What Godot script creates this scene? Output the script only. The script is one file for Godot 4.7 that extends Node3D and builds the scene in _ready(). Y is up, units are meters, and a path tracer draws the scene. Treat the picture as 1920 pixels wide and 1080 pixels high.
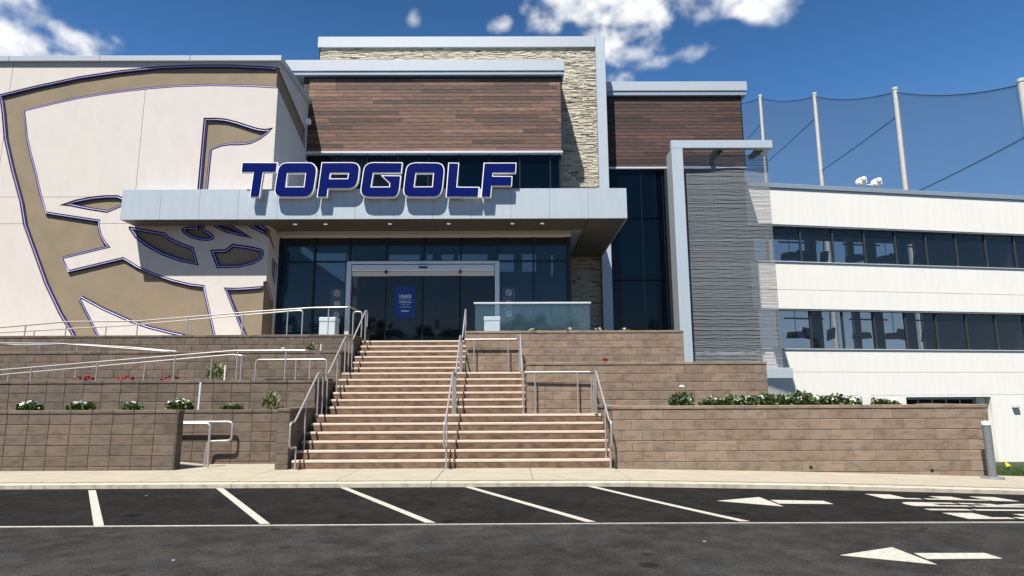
extends Node3D

# ---------------------------------------------------------------- outlines, in metres on the wall or fascia they belong to
const SHIELD := [[-17.12, 11.45], [-17.07, 11.46], [-15.91, 11.77], [-14.49, 12.10], [-13.19, 12.31], [-11.79, 12.47], [-10.59, 12.52], [-9.40, 12.52], [-8.18, 12.45], [-7.60, 12.39], [-7.60, 1.90], [-13.14, 2.14], [-13.82, 3.36], [-14.26, 3.98], [-14.83, 4.96], [-15.35, 6.07], [-15.74, 6.90], [-15.95, 7.67], [-16.37, 8.76], [-16.75, 9.88], [-16.93, 10.76], [-17.04, 11.20]]
const FIELD := [[-16.15, 10.84], [-15.17, 11.10], [-14.41, 11.28], [-13.62, 11.42], [-12.84, 11.53], [-12.08, 11.62], [-11.14, 11.70], [-9.94, 11.73], [-8.73, 11.70], [-7.60, 11.63], [-7.60, 4.91], [-8.30, 4.85], [-8.69, 4.83], [-9.11, 4.84], [-8.43, 3.38], [-7.82, 2.11], [-8.89, 2.12], [-9.27, 3.38], [-9.72, 4.92], [-10.20, 4.98], [-10.78, 5.12], [-11.36, 5.32], [-11.91, 5.56], [-12.40, 5.85], [-14.10, 5.43], [-14.31, 5.79], [-12.83, 6.16], [-13.01, 6.35], [-13.16, 6.59], [-13.26, 6.86], [-13.26, 7.09], [-15.03, 7.37], [-15.27, 7.98], [-15.53, 8.76], [-15.74, 9.32], [-15.93, 9.88]]
const WEDGE := [[-13.61, 4.48], [-12.96, 4.14], [-12.05, 3.74], [-11.40, 3.52], [-10.67, 3.34], [-9.64, 3.12], [-8.57, 2.12], [-12.13, 2.13], [-12.92, 3.35]]
const LEAF_A := [[-14.66, 7.58], [-14.15, 7.77], [-13.66, 7.87], [-13.19, 7.92], [-12.78, 7.92], [-12.57, 7.82], [-12.38, 7.66], [-12.66, 7.49], [-13.07, 7.31], [-13.73, 7.42], [-14.31, 7.54]]
const LEAF_B := [[-12.33, 6.87], [-11.68, 6.76], [-11.14, 6.66], [-10.93, 6.48], [-10.54, 6.30], [-10.17, 6.17], [-9.95, 5.55], [-10.56, 5.68], [-11.16, 5.89], [-11.71, 6.19], [-12.08, 6.46], [-12.30, 6.75]]
const LEAF_D := [[-9.95, 7.20], [-9.26, 7.20], [-9.01, 6.90], [-8.22, 6.43], [-8.80, 6.55], [-9.19, 6.65], [-9.69, 6.90]]
const LEAF_E := [[-8.65, 7.20], [-8.39, 7.09], [-8.21, 7.00], [-7.60, 6.66], [-7.60, 6.40], [-8.07, 6.65], [-8.42, 6.83], [-8.70, 7.07]]
const LEAF_F := [[-9.64, 6.08], [-9.15, 6.10], [-8.93, 6.28], [-8.38, 6.20], [-8.02, 6.12], [-7.91, 6.06], [-7.88, 5.94], [-7.94, 5.75], [-8.20, 5.59], [-8.64, 5.48], [-9.37, 5.46]]
const CUP := [[-9.52, 6.49], [-9.54, 6.43], [-9.62, 6.39], [-9.73, 6.37], [-9.88, 6.37], [-10.05, 6.40], [-10.22, 6.45], [-10.37, 6.51], [-10.49, 6.59], [-10.58, 6.67], [-10.61, 6.74], [-10.59, 6.80], [-10.51, 6.84], [-10.40, 6.86], [-10.25, 6.86], [-10.08, 6.83], [-9.91, 6.78], [-9.76, 6.71], [-9.63, 6.64], [-9.55, 6.56]]
const FLAG := [[-10.18, 10.60], [-9.73, 10.60], [-9.44, 10.57], [-9.06, 10.47], [-8.66, 10.33], [-8.37, 10.24], [-8.11, 10.20], [-7.83, 10.25], [-7.99, 10.03], [-8.24, 9.82], [-8.55, 9.66], [-8.88, 9.62], [-9.27, 9.62], [-9.53, 9.57], [-9.81, 9.46], [-9.84, 8.20], [-9.85, 6.72], [-10.19, 6.72], [-10.20, 8.21]]
const LETTERS := [
	["T", [[-8.34, 8.64], [-7.22, 8.63], [-7.24, 8.30], [-7.65, 8.30], [-7.72, 7.49], [-8.03, 7.50], [-7.97, 8.30], [-8.35, 8.30]], []],
	["O", [[-6.28, 8.63], [-6.17, 8.62], [-6.08, 8.57], [-6.02, 8.50], [-5.99, 8.41], [-5.99, 8.28], [-6.03, 7.86], [-6.05, 7.73], [-6.10, 7.62], [-6.17, 7.55], [-6.26, 7.50], [-6.37, 7.49], [-7.00, 7.49], [-7.10, 7.50], [-7.18, 7.54], [-7.24, 7.60], [-7.27, 7.68], [-7.27, 7.79], [-7.22, 8.32], [-7.20, 8.43], [-7.15, 8.52], [-7.09, 8.58], [-7.00, 8.62], [-6.89, 8.63]], [[-6.89, 8.27], [-6.34, 8.27], [-6.37, 7.84], [-6.92, 7.84]]],
	["P", [[-5.85, 8.63], [-4.94, 8.63], [-4.83, 8.62], [-4.74, 8.59], [-4.68, 8.53], [-4.65, 8.46], [-4.65, 8.37], [-4.67, 8.11], [-4.69, 7.99], [-4.73, 7.89], [-4.79, 7.82], [-4.87, 7.78], [-4.96, 7.76], [-5.60, 7.76], [-5.62, 7.49], [-5.95, 7.49]], [[-5.55, 8.27], [-5.00, 8.27], [-5.02, 8.10], [-5.57, 8.10]]],
	["G", [[-3.31, 8.62], [-3.34, 8.27], [-4.21, 8.27], [-4.27, 7.83], [-3.71, 7.83], [-3.71, 7.94], [-3.98, 8.20], [-3.35, 8.19], [-3.38, 7.78], [-3.40, 7.67], [-3.43, 7.59], [-3.47, 7.53], [-3.52, 7.49], [-3.58, 7.48], [-4.32, 7.48], [-4.43, 7.50], [-4.51, 7.53], [-4.57, 7.59], [-4.60, 7.67], [-4.60, 7.78], [-4.54, 8.34], [-4.52, 8.44], [-4.48, 8.52], [-4.41, 8.58], [-4.32, 8.62], [-4.21, 8.63]], []],
	["O", [[-2.28, 8.61], [-2.17, 8.60], [-2.08, 8.56], [-2.03, 8.50], [-2.00, 8.41], [-2.00, 8.29], [-2.04, 7.80], [-2.07, 7.68], [-2.11, 7.59], [-2.17, 7.53], [-2.24, 7.49], [-2.33, 7.48], [-3.01, 7.48], [-3.12, 7.49], [-3.19, 7.53], [-3.25, 7.59], [-3.27, 7.67], [-3.27, 7.78], [-3.22, 8.31], [-3.20, 8.42], [-3.16, 8.51], [-3.09, 8.57], [-3.01, 8.60], [-2.90, 8.62]], [[-2.88, 8.26], [-2.35, 8.26], [-2.38, 7.83], [-2.93, 7.83]]],
	["L", [[-1.88, 8.61], [-1.54, 8.60], [-1.60, 7.82], [-0.90, 7.81], [-0.93, 7.47], [-1.95, 7.48]], []],
	["F", [[-0.77, 8.60], [0.26, 8.60], [0.24, 8.26], [-0.47, 8.26], [-0.49, 8.17], [0.13, 8.16], [0.11, 7.83], [-0.51, 7.83], [-0.54, 7.47], [-0.86, 7.47]], []],
]


const SUN_EXPOSURE := 1.95
var rng := RandomNumberGenerator.new()
var taken := {}
var mats := {}
var shapes := {}
var T := {}

# ---------------------------------------------------------------- helpers: names and nodes
func numbered(called: String) -> String:
	var n: int = taken.get(called, -1) + 1
	taken[called] = n
	return called if n == 0 else "%s_%03d" % [called, n]

func thing(called: String, label: String, category: String, at := Vector3.ZERO, group := "") -> Node3D:
	var o := Node3D.new()
	o.name = numbered(called)
	add_child(o)
	o.position = at
	tag(o, label, category, group)
	return o

func tag(o: Node3D, label: String, category: String, group := "") -> void:
	o.set_meta("label", label)
	o.set_meta("category", category)
	if group != "":
		o.set_meta("group", group)

func obj(called: String, mesh: Mesh, m: Material, parent: Node3D = null) -> MeshInstance3D:
	var o := MeshInstance3D.new()
	o.mesh = mesh
	o.material_override = m
	if parent == null:
		o.name = numbered(called)
		add_child(o)
	else:
		o.name = called
		parent.add_child(o, true)
	return o

func struct(called: String, mesh: Mesh, m: Material) -> MeshInstance3D:
	var o := obj(called, mesh, m)
	o.set_meta("kind", "structure")
	return o

func stuff(o: Node3D) -> void:
	o.set_meta("kind", "stuff")

# ---------------------------------------------------------------- helpers: shapes (z runs towards the road, so depth D from the kerb side is -z)
func P(x: float, y: float, d: float) -> Vector3:
	return Vector3(x, y, -d)

func mb() -> SurfaceTool:
	var st := SurfaceTool.new()
	st.begin(Mesh.PRIMITIVE_TRIANGLES)
	return st

func quad(st: SurfaceTool, a: Vector3, b: Vector3, c: Vector3, d: Vector3) -> void:
	var n := (b - a).cross(d - a)
	if n.length_squared() < 1e-14:
		n = (c - b).cross(d - b)
	n = n.normalized()
	for v in [a, c, b, a, d, c]:
		st.set_normal(n)
		st.add_vertex(v)

func tri(st: SurfaceTool, a: Vector3, b: Vector3, c: Vector3) -> void:
	var n := (b - a).cross(c - a).normalized()
	for v in [a, c, b]:
		st.set_normal(n)
		st.add_vertex(v)

# a box between two corners, edges cut back by ch
func box(st: SurfaceTool, p: Vector3, q: Vector3, ch := 0.0, xf := Transform3D()) -> void:
	var lo := p.min(q)
	var hi := p.max(q)
	var v := func(ix: int, iy: int, iz: int, ax: int) -> Vector3:
		var r := Vector3(hi.x if ix else lo.x, hi.y if iy else lo.y, hi.z if iz else lo.z)
		if ch > 0.0:
			if ax != 0: r.x += -ch if ix else ch
			if ax != 1: r.y += -ch if iy else ch
			if ax != 2: r.z += -ch if iz else ch
		return xf * r
	# faces
	quad(st, v.call(1,0,1,0), v.call(1,0,0,0), v.call(1,1,0,0), v.call(1,1,1,0))
	quad(st, v.call(0,0,0,0), v.call(0,0,1,0), v.call(0,1,1,0), v.call(0,1,0,0))
	quad(st, v.call(0,1,1,1), v.call(1,1,1,1), v.call(1,1,0,1), v.call(0,1,0,1))
	quad(st, v.call(0,0,0,1), v.call(1,0,0,1), v.call(1,0,1,1), v.call(0,0,1,1))
	quad(st, v.call(0,0,1,2), v.call(1,0,1,2), v.call(1,1,1,2), v.call(0,1,1,2))
	quad(st, v.call(1,0,0,2), v.call(0,0,0,2), v.call(0,1,0,2), v.call(1,1,0,2))
	if ch <= 0.0:
		return
	for i in 2:
		for j in 2:
			# edges along x (between y and z faces), along y, along z
			_edge(st, v.call(0,i,j,1), v.call(1,i,j,1), v.call(1,i,j,2), v.call(0,i,j,2), xf.basis * Vector3(0, 2*i-1, 2*j-1))
			_edge(st, v.call(i,0,j,0), v.call(i,1,j,0), v.call(i,1,j,2), v.call(i,0,j,2), xf.basis * Vector3(2*i-1, 0, 2*j-1))
			_edge(st, v.call(i,j,0,0), v.call(i,j,1,0), v.call(i,j,1,1), v.call(i,j,0,1), xf.basis * Vector3(2*i-1, 2*j-1, 0))
	for i in 2:
		for j in 2:
			for k in 2:
				var a: Vector3 = v.call(i,j,k,0)
				var b: Vector3 = v.call(i,j,k,1)
				var c: Vector3 = v.call(i,j,k,2)
				var out := xf.basis * Vector3(2*i-1, 2*j-1, 2*k-1)
				if (b - a).cross(c - a).dot(out) > 0.0: tri(st, a, b, c)
				else: tri(st, a, c, b)

func _edge(st: SurfaceTool, a: Vector3, b: Vector3, c: Vector3, d: Vector3, out: Vector3) -> void:
	if (b - a).cross(d - a).dot(out) > 0.0: quad(st, a, b, c, d)
	else: quad(st, a, d, c, b)

func box_mesh(p: Vector3, q: Vector3, ch := 0.0) -> Mesh:
	var st := mb()
	box(st, p, q, ch)
	return st.commit()

# box part between corners in (x, y, depth)
func bpart(called: String, x0: float, x1: float, y0: float, y1: float, d0: float, d1: float, m: Material, parent: Node3D = null, ch := 0.006) -> MeshInstance3D:
	return obj(called, box_mesh(P(x0, y0, d0), P(x1, y1, d1), ch), m, parent)

func tube(st: SurfaceTool, pts: Array, r: float, sides := 8, closed := false) -> void:
	var n := pts.size()
	var rings := []
	var up := Vector3.ZERO
	for i in n:
		var before: Vector3 = pts[(i - 1 + n) % n] if closed or i > 0 else pts[i]
		var after: Vector3 = pts[(i + 1) % n] if closed or i < n - 1 else pts[i]
		var a: Vector3 = (pts[i] - before).normalized()
		var b: Vector3 = (after - pts[i]).normalized()
		var t: Vector3 = (a + b).normalized()
		if t.length() < 0.5: t = b if b.length() > 0.5 else a
		if up == Vector3.ZERO:
			up = Vector3.UP if absf(t.y) < 0.9 else Vector3.RIGHT
		up = (up - t * up.dot(t)).normalized()
		var s := t.cross(up)
		var k := 1.0
		if a.length() > 0.5 and b.length() > 0.5:
			k = 1.0 / maxf(0.6, sqrt((1.0 + a.dot(b)) / 2.0))
		var ring := []
		for j in sides:
			var w := TAU * j / sides
			ring.append([(up * cos(w) + s * sin(w)), pts[i] + (up * cos(w) + s * sin(w)) * r * k])
		rings.append(ring)
	for i in (n if closed else n - 1):
		var r0: Array = rings[i]
		var r1: Array = rings[(i + 1) % n]
		for j in sides:
			var q := (j + 1) % sides
			for e in [r0[j], r1[j], r1[q], r0[j], r1[q], r0[q]]:
				st.set_normal(e[0])
				st.add_vertex(e[1])
	if not closed:
		for e in [[rings[0], -1.0], [rings[n - 1], 1.0]]:
			for j in range(1, sides - 1):
				var ring: Array = e[0]
				if e[1] > 0.0: tri(st, ring[0][1], ring[j + 1][1], ring[j][1])
				else: tri(st, ring[0][1], ring[j][1], ring[j + 1][1])

func tube_mesh(pts: Array, r: float, sides := 8, closed := false) -> Mesh:
	var st := mb()
	tube(st, pts, r, sides, closed)
	return st.commit()

# a polyline with its corners rounded
func bent(pts: Array, r := 0.06, n := 4) -> Array:
	var out := [pts[0]]
	for i in range(1, pts.size() - 1):
		var a: Vector3 = pts[i - 1] - pts[i]
		var b: Vector3 = pts[i + 1] - pts[i]
		var k := minf(r, minf(a.length(), b.length()) * 0.45)
		var p: Vector3 = pts[i] + a.normalized() * k
		var q: Vector3 = pts[i] + b.normalized() * k
		for j in n + 1:
			var t := float(j) / n
			out.append(p.lerp(pts[i], t).lerp((pts[i] as Vector3).lerp(q, t), t))
	out.append(pts[-1])
	return out

func lathe(st: SurfaceTool, prof: Array, at: Vector3, sides := 16) -> void:
	for i in prof.size() - 1:
		var a: Vector2 = prof[i]
		var b: Vector2 = prof[i + 1]
		for j in sides:
			var w0 := TAU * j / sides
			var w1 := TAU * (j + 1) / sides
			var e0 := Vector3(cos(w0), 0, sin(w0))
			var e1 := Vector3(cos(w1), 0, sin(w1))
			quad(st, at + e0 * a.x + Vector3.UP * a.y, at + e0 * b.x + Vector3.UP * b.y, at + e1 * b.x + Vector3.UP * b.y, at + e1 * a.x + Vector3.UP * a.y)

func vec2s(a: Array) -> PackedVector2Array:
	var o := PackedVector2Array()
	for p in a: o.append(Vector2(p[0], p[1]))
	return o

# flat sheet of a polygon lying on the asphalt
func on_road(poly: Array, lift := 0.005, thick := 0.003) -> Mesh:
	var st := mb()
	var v := vec2s(poly)
	var ix := Geometry2D.triangulate_polygon(v)
	var p := []
	for q in v: p.append(P(q.x, road_y(q.x, q.y) + lift, q.y))
	for i in range(0, ix.size(), 3):
		var a: Vector3 = p[ix[i]]
		var b: Vector3 = p[ix[i + 1]]
		var c: Vector3 = p[ix[i + 2]]
		if (b - a).cross(c - a).y > 0: tri(st, a, b, c)
		else: tri(st, a, c, b)
	for i in p.size():
		var a: Vector3 = p[i]
		var b: Vector3 = p[(i + 1) % p.size()]
		quad(st, a - Vector3(0, thick, 0), b - Vector3(0, thick, 0), b, a)
	return st.commit()

# how the pavement sinks to the right, and the asphalt below it
func walk_y(x: float) -> float:
	if x < 1.5: return 0.0
	return -0.02 * (minf(x, 5.6) - 1.5) - (0.03 * (minf(x, 16.0) - 5.6) if x > 5.6 else 0.0)

func road_y(x: float, d: float) -> float:
	var t := clampf((d - 7.0) / 4.0, 0.0, 1.0)
	return -0.10 + walk_y(x) * t * t * (3.0 - 2.0 * t)

# ---------------------------------------------------------------- helpers: materials
func noise_tex(freq: float, lo: float, hi: float, seed_: int, octaves := 4, type := FastNoiseLite.TYPE_SIMPLEX, size := 512, mid := -1.0) -> NoiseTexture2D:
	var n := FastNoiseLite.new()
	n.seed = seed_
	n.noise_type = type
	n.frequency = freq
	n.fractal_octaves = octaves
	var t := NoiseTexture2D.new()
	t.width = size
	t.height = size
	t.seamless = true
	t.noise = n
	var g := Gradient.new()
	g.set_color(0, Color(lo, lo, lo))
	g.set_color(1, Color(hi, hi, hi))
	if mid >= 0.0: g.add_point(0.5, Color(mid, mid, mid))
	t.color_ramp = g
	return t

# asphalt grit with tone drifting over decimetres and metres, pale scuffs, oil spots; repeats after nine metres
func worn_asphalt() -> ImageTexture:
	var s := 1024
	var maps := []
	for e in [[0.004, 71, 5], [0.02, 72, 4], [0.006, 73, 4]]:
		var n := FastNoiseLite.new()
		n.noise_type = FastNoiseLite.TYPE_SIMPLEX
		n.frequency = e[0]
		n.seed = e[1]
		n.fractal_octaves = e[2]
		maps.append(n.get_seamless_image(s, s, false, false, 0.15, true).get_data())
	var q := RandomNumberGenerator.new()
	q.seed = 9
	var v := PackedFloat32Array()
	v.resize(s * s)
	for i in s * s:
		v[i] = 0.72 + (maps[0][i] / 255.0 - 0.5) * 0.20 + (maps[1][i] / 255.0 - 0.5) * 0.24 + (q.randf() - 0.5) * 0.36
	for k in 330:
		var x := q.randi() % s
		var y := q.randi() % s
		var l := q.randi_range(4, 60)
		var pale := q.randf_range(0.05, 0.32)
		var slope := q.randf_range(-0.3, 0.3)
		for j in l:
			for w in q.randi_range(1, 3):
				var at: int = posmod(int(y + j * slope) + w, s) * s + posmod(x + j, s)
				v[at] += pale * q.randf_range(0.2, 1.0)
	for k in 46:
		var x := q.randi() % s
		var y := q.randi() % s
		var r := q.randf_range(2.0, 13.0)
		var deep := q.randf_range(0.10, 0.30)
		for dy in range(-int(r), int(r) + 1):
			for dx in range(-int(r), int(r) + 1):
				var f := 1.0 - (dx * dx + dy * dy) / (r * r)
				if f > 0.0:
					v[posmod(y + dy, s) * s + posmod(x + dx, s)] -= deep * minf(1.0, f * 2.0)
	var bytes := PackedByteArray()
	bytes.resize(s * s * 3)
	for i in s * s:
		var t: float = (maps[2][i] / 255.0 - 0.5) * 0.06
		bytes[i * 3] = clampi(int(v[i] * (1.0 + t) * 255.0), 0, 255)
		bytes[i * 3 + 1] = clampi(int(v[i] * 255.0), 0, 255)
		bytes[i * 3 + 2] = clampi(int(v[i] * (1.0 - t * 1.3) * 255.0), 0, 255)
	return ImageTexture.create_from_image(Image.create_from_data(s, s, false, Image.FORMAT_RGB8, bytes))

func make_textures() -> void:
	T.fine = noise_tex(0.09, 0.87, 1.0, 3)
	T.soft = noise_tex(0.008, 0.92, 1.0, 5, 6)
	T.rough = noise_tex(0.045, 0.55, 1.0, 7, 5)
	T.speck = noise_tex(0.2, 0.62, 1.0, 11, 3, FastNoiseLite.TYPE_VALUE_CUBIC)
	T.blotch = noise_tex(0.010, 0.62, 1.0, 13, 5, FastNoiseLite.TYPE_SIMPLEX, 512, 0.86)
	T.grain = noise_tex(0.03, 0.60, 1.0, 17, 5)
	T.asphalt = worn_asphalt()
	T.bump = noise_tex(0.06, 0.0, 1.0, 19, 5)
	T.patch = noise_tex(0.016, 0.50, 1.0, 31, 6, FastNoiseLite.TYPE_SIMPLEX, 512, 0.74)
	T.streak = noise_tex(0.02, 0.97, 1.0, 37, 4, FastNoiseLite.TYPE_SIMPLEX, 512, 0.99)
	T.dirt = noise_tex(0.02, 0.80, 1.0, 23, 6, FastNoiseLite.TYPE_SIMPLEX, 512, 0.97)

func mat(key: String, c: Color, rough := 0.85, opt := {}) -> StandardMaterial3D:
	if mats.has(key): return mats[key]
	var m := StandardMaterial3D.new()
	m.resource_name = key
	m.albedo_color = c.linear_to_srgb()
	m.roughness = rough
	m.metallic = opt.get("metal", 0.0)
	if opt.has("spec"): m.metallic_specular = opt.spec
	if opt.has("tex"):
		m.albedo_texture = T[opt.tex]
		m.uv1_triplanar = true
		m.uv1_world_triplanar = true
		m.uv1_scale = opt.get("scale", Vector3.ONE)
	if opt.has("bump"):
		m.uv1_triplanar = true
		m.uv1_world_triplanar = true
		m.uv1_scale = opt.get("scale", Vector3.ONE)
		m.heightmap_enabled = true
		m.heightmap_texture = T.bump
		m.heightmap_scale = opt.bump
	if opt.has("over"):
		m.detail_enabled = true
		m.detail_albedo = T[opt.over]
		m.detail_blend_mode = BaseMaterial3D.BLEND_MODE_MUL
		m.detail_uv_layer = BaseMaterial3D.DETAIL_UV_2
		m.uv2_triplanar = true
		m.uv2_world_triplanar = true
		m.uv2_scale = opt.get("over_scale", Vector3.ONE * 0.2)
	if opt.get("vertex", false): m.vertex_color_use_as_albedo = true
	if opt.has("alpha"):
		m.transparency = BaseMaterial3D.TRANSPARENCY_ALPHA
		m.albedo_color.a = opt.alpha
	mats[key] = m
	return m

func S(v: float) -> Vector3:
	return Vector3(v, v, v)

# ---------------------------------------------------------------- the sky: blue air and fair-weather clouds, computed for every direction
func make_sky() -> Image:
	var w := 3072
	var h := 1536
	var im := Image.create(w, h, false, Image.FORMAT_RGB8)
	var stops := [[0.0, Color(0.50, 0.62, 0.76)], [5.0, Color(0.34, 0.50, 0.70)], [10.0, Color(0.17, 0.345, 0.60)], [15.0, Color(0.108, 0.265, 0.535)], [25.0, Color(0.050, 0.150, 0.365)], [33.0, Color(0.030, 0.096, 0.245)], [60.0, Color(0.020, 0.075, 0.215)], [90.0, Color(0.017, 0.065, 0.19)]]
	for y in h:
		var el := 90.0 - (y + 0.5) / h * 180.0
		var c := Color(0.16, 0.15, 0.14)
		if el > 0.0:
			for k in stops.size() - 1:
				if el >= stops[k][0] and el <= stops[k + 1][0]:
					c = (stops[k][1] as Color).lerp(stops[k + 1][1], (el - stops[k][0]) / (stops[k + 1][0] - stops[k][0]))
		im.fill_rect(Rect2i(0, y, w, 1), c.linear_to_srgb())
	var n := FastNoiseLite.new()
	n.seed = 41
	n.frequency = 1.0
	n.fractal_octaves = 6
	n.fractal_gain = 0.52
	var clouds := [[-42.3, 24.9, 6.0, 2.9, 1.4], [-37.4, 23.9, 3.2, 1.4, 1.15], [9.4, 33.4, 5.0, 2.7, 1.1], [11.4, 30.2, 3.4, 3.0, 1.2], [13.2, 31.8, 3.4, 2.4, 1.15], [10.6, 27.6, 1.9, 1.4, 0.85], [17.2, 28.7, 2.8, 0.8, 0.62], [20.8, 33.0, 6.6, 2.5, 1.15], [24.2, 30.8, 2.8, 1.5, 1.0], [4.0, 31.7, 2.0, 1.0, 0.66], [-9.0, 32.0, 0.8, 0.9, 0.62], [-0.9, 31.9, 1.1, 0.9, 0.62], [39.8, 16.8, 0.9, 0.45, 0.38]]
	var r := RandomNumberGenerator.new()
	r.seed = 77
	for i in 34:
		var az := r.randf_range(52.0, 308.0)
		var el := r.randf_range(9.0, 58.0)
		var size := r.randf_range(3.0, 9.0)
		clouds.append([az if az < 180.0 else az - 360.0, el, size * 1.5, size * 0.55, r.randf_range(0.7, 1.0)])
	for c in clouds:
		var el0: float = c[1]
		var reach := 1.9
		var y0 := int((90.0 - el0 - c[3] * reach) / 180.0 * h)
		var y1 := int((90.0 - el0 + c[3] * reach) / 180.0 * h)
		for y in range(maxi(y0, 0), mini(y1, h / 2 - 6)):
			var el := deg_to_rad(90.0 - (y + 0.5) / h * 180.0)
			var ce := cos(el)
			var span: float = c[2] * reach / maxf(ce, 0.2)
			var x0 := int((c[0] - span) / 360.0 * w)
			var x1 := int((c[0] + span) / 360.0 * w)
			for x in range(x0, x1):
				var az := (x + 0.5) / w * TAU
				var dx: float = (rad_to_deg(az) - c[0]) * ce / c[2]
				var dy: float = (rad_to_deg(el) - el0) / c[3]
				var f: float = 1.0 - dx * dx - dy * dy
				if f < -1.6: continue
				var d := Vector3(sin(az) * ce, sin(el), -cos(az) * ce)
				var q: float = n.get_noise_3dv(d * 11.0 + Vector3(0, d.y * 6.0, 0)) * 1.35 + n.get_noise_3dv(d * 40.0 + Vector3(3, 1, 7)) * 0.30
				var dens: float = f * 0.74 + q * 1.05 + (c[4] - 1.0) * 0.9
				if dens <= 0.0: continue
				var a: float = pow(smoothstep(-0.05, 1.30, dens), 1.1) * clampf(c[4] * 1.05, 0.0, 1.0)
				var lit: float = clampf(0.62 + 0.30 * dens + 0.25 * dy + n.get_noise_3dv(d * 30.0 + Vector3(9, 2, 4)) * 0.55, 0.25, 1.0)
				var white := Color(0.36, 0.42, 0.52).lerp(Color(0.80, 0.80, 0.79), lit)
				var xx := posmod(x, w)
				var was := im.get_pixel(xx, y).srgb_to_linear()
				im.set_pixel(xx, y, was.lerp(white, a).linear_to_srgb())
	return im

# ---------------------------------------------------------------- masonry
func block_mesh(w: float, h: float, gx := 0.004, c := 0.008) -> Mesh:
	var key := "b%d_%d_%d" % [roundi(w * 1000), roundi(h * 1000), roundi(gx * 10000)]
	if shapes.has(key): return shapes[key]
	var st := mb()
	var g := 0.004
	var cx := c * gx / 0.004
	var b := [Vector3(gx, g, -0.1), Vector3(w - gx, g, -0.1), Vector3(w - gx, h - g, -0.1), Vector3(gx, h - g, -0.1)]
	var m := []
	var f := []
	for v in b:
		m.append(Vector3(v.x, v.y, -c))
		f.append(Vector3(v.x + (cx if v.x < w / 2 else -cx), v.y + (c if v.y < h / 2 else -c), 0))
	quad(st, f[0], f[1], f[2], f[3])
	for i in 4:
		var j := (i + 1) % 4
		quad(st, b[i], b[j], m[j], m[i])
		quad(st, m[i], m[j], f[j], f[i])
	shapes[key] = st.commit()
	return shapes[key]

# one face of a wall of split blocks, from a to b (x, depth); it faces the right-hand side of the way from a to b
func wall_face(w: Node3D, a: Vector2, b: Vector2, ytop: float, ybot: float, stack: bool, pal: String, phase := 0.0, lengths := 0.41) -> void:
	var pa := P(a.x, 0, a.y)
	var pb := P(b.x, 0, b.y)
	var dir := (pb - pa).normalized()
	var n := dir.cross(Vector3.UP)
	var total := pa.distance_to(pb)
	var basis := Basis(dir, Vector3.UP, n)
	var core := obj("core", box_mesh(Vector3(0.002, ybot, -0.24), Vector3(total - 0.002, ytop - 0.02, -0.014)), mat("mortar", Color(0.075, 0.06, 0.048), 0.95), w)
	core.transform = Transform3D(basis, pa)
	var y := ytop
	var row := 0
	while y > ybot + 0.02:
		var h := 0.075 if row == 0 else 0.2
		if y - h < ybot: h = y - ybot
		y -= h
		var x := -phase - (0.0 if stack or row % 2 == 0 else lengths / 2)
		while x < total - 0.01:
			var x0 := maxf(x, 0.0)
			var x1 := minf(x + lengths, total)
			x += lengths
			if x1 - x0 < 0.03: continue
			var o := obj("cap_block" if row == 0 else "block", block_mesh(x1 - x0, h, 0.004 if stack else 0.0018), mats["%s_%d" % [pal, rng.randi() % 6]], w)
			var out := (0.012 if row == 0 else (rng.randf_range(-0.0025, 0.0025) if stack else rng.randf_range(-0.0012, 0.0012)))
			o.transform = Transform3D(basis, pa + dir * x0 + Vector3(0, y, 0) + n * out)
		row += 1
	# the top of the caps behind their front edge
	if ytop > 0.3:
		var top := obj("cap_top", box_mesh(Vector3(0.0, ytop - 0.06, -0.26), Vector3(total, ytop - 0.006, -0.088)), mats[pal + "_1"], w)
		top.transform = Transform3D(basis, pa)

func palettes() -> void:
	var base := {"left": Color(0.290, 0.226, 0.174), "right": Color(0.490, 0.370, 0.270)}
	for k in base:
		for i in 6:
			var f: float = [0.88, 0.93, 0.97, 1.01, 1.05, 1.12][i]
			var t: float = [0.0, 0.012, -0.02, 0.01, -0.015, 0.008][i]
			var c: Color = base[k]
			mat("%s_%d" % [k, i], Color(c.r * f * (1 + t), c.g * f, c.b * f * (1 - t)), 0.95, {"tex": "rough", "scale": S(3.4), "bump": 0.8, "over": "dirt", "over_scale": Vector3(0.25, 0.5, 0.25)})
	for i in 6:
		var f: float = [0.5, 0.75, 0.95, 1.1, 1.35, 1.75][i]
		mat("dark_wood_%d" % i, Color(0.118 * f, 0.054 * f, 0.041 * f), 0.7, {"tex": "grain", "scale": Vector3(0.5, 9.0, 1.0), "over": "blotch", "over_scale": Vector3(0.35, 2.2, 0.4)})
		mat("wood_%d" % i, Color(0.240 * f, 0.127 * f, 0.084 * f), 0.7, {"tex": "grain", "scale": Vector3(0.5, 9.0, 1.0), "over": "blotch", "over_scale": Vector3(0.35, 2.2, 0.4)})

# ---------------------------------------------------------------- rails
func handrail(label: String, rails: Array, posts: Array, group := "steel handrails of the stairs and ramps", r := 0.0195) -> Node3D:
	var steel: Material = mats.steel
	var t := thing("handrail", label, "handrail", Vector3.ZERO, group)
	for pts in rails:
		obj("rail", tube_mesh(bent(pts, 0.09), r), steel, t)
	for p in posts:
		var st := mb()
		tube(st, [P(p[0], p[2] - 0.01, p[1]), P(p[0], p[3], p[1])], r * 0.86)
		lathe(st, [Vector2(0.045, 0.0), Vector2(0.045, 0.012), Vector2(0.02, 0.016)], P(p[0], p[2], p[1]), 10)
		obj("post", st.commit(), steel, t)
	return t

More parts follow.
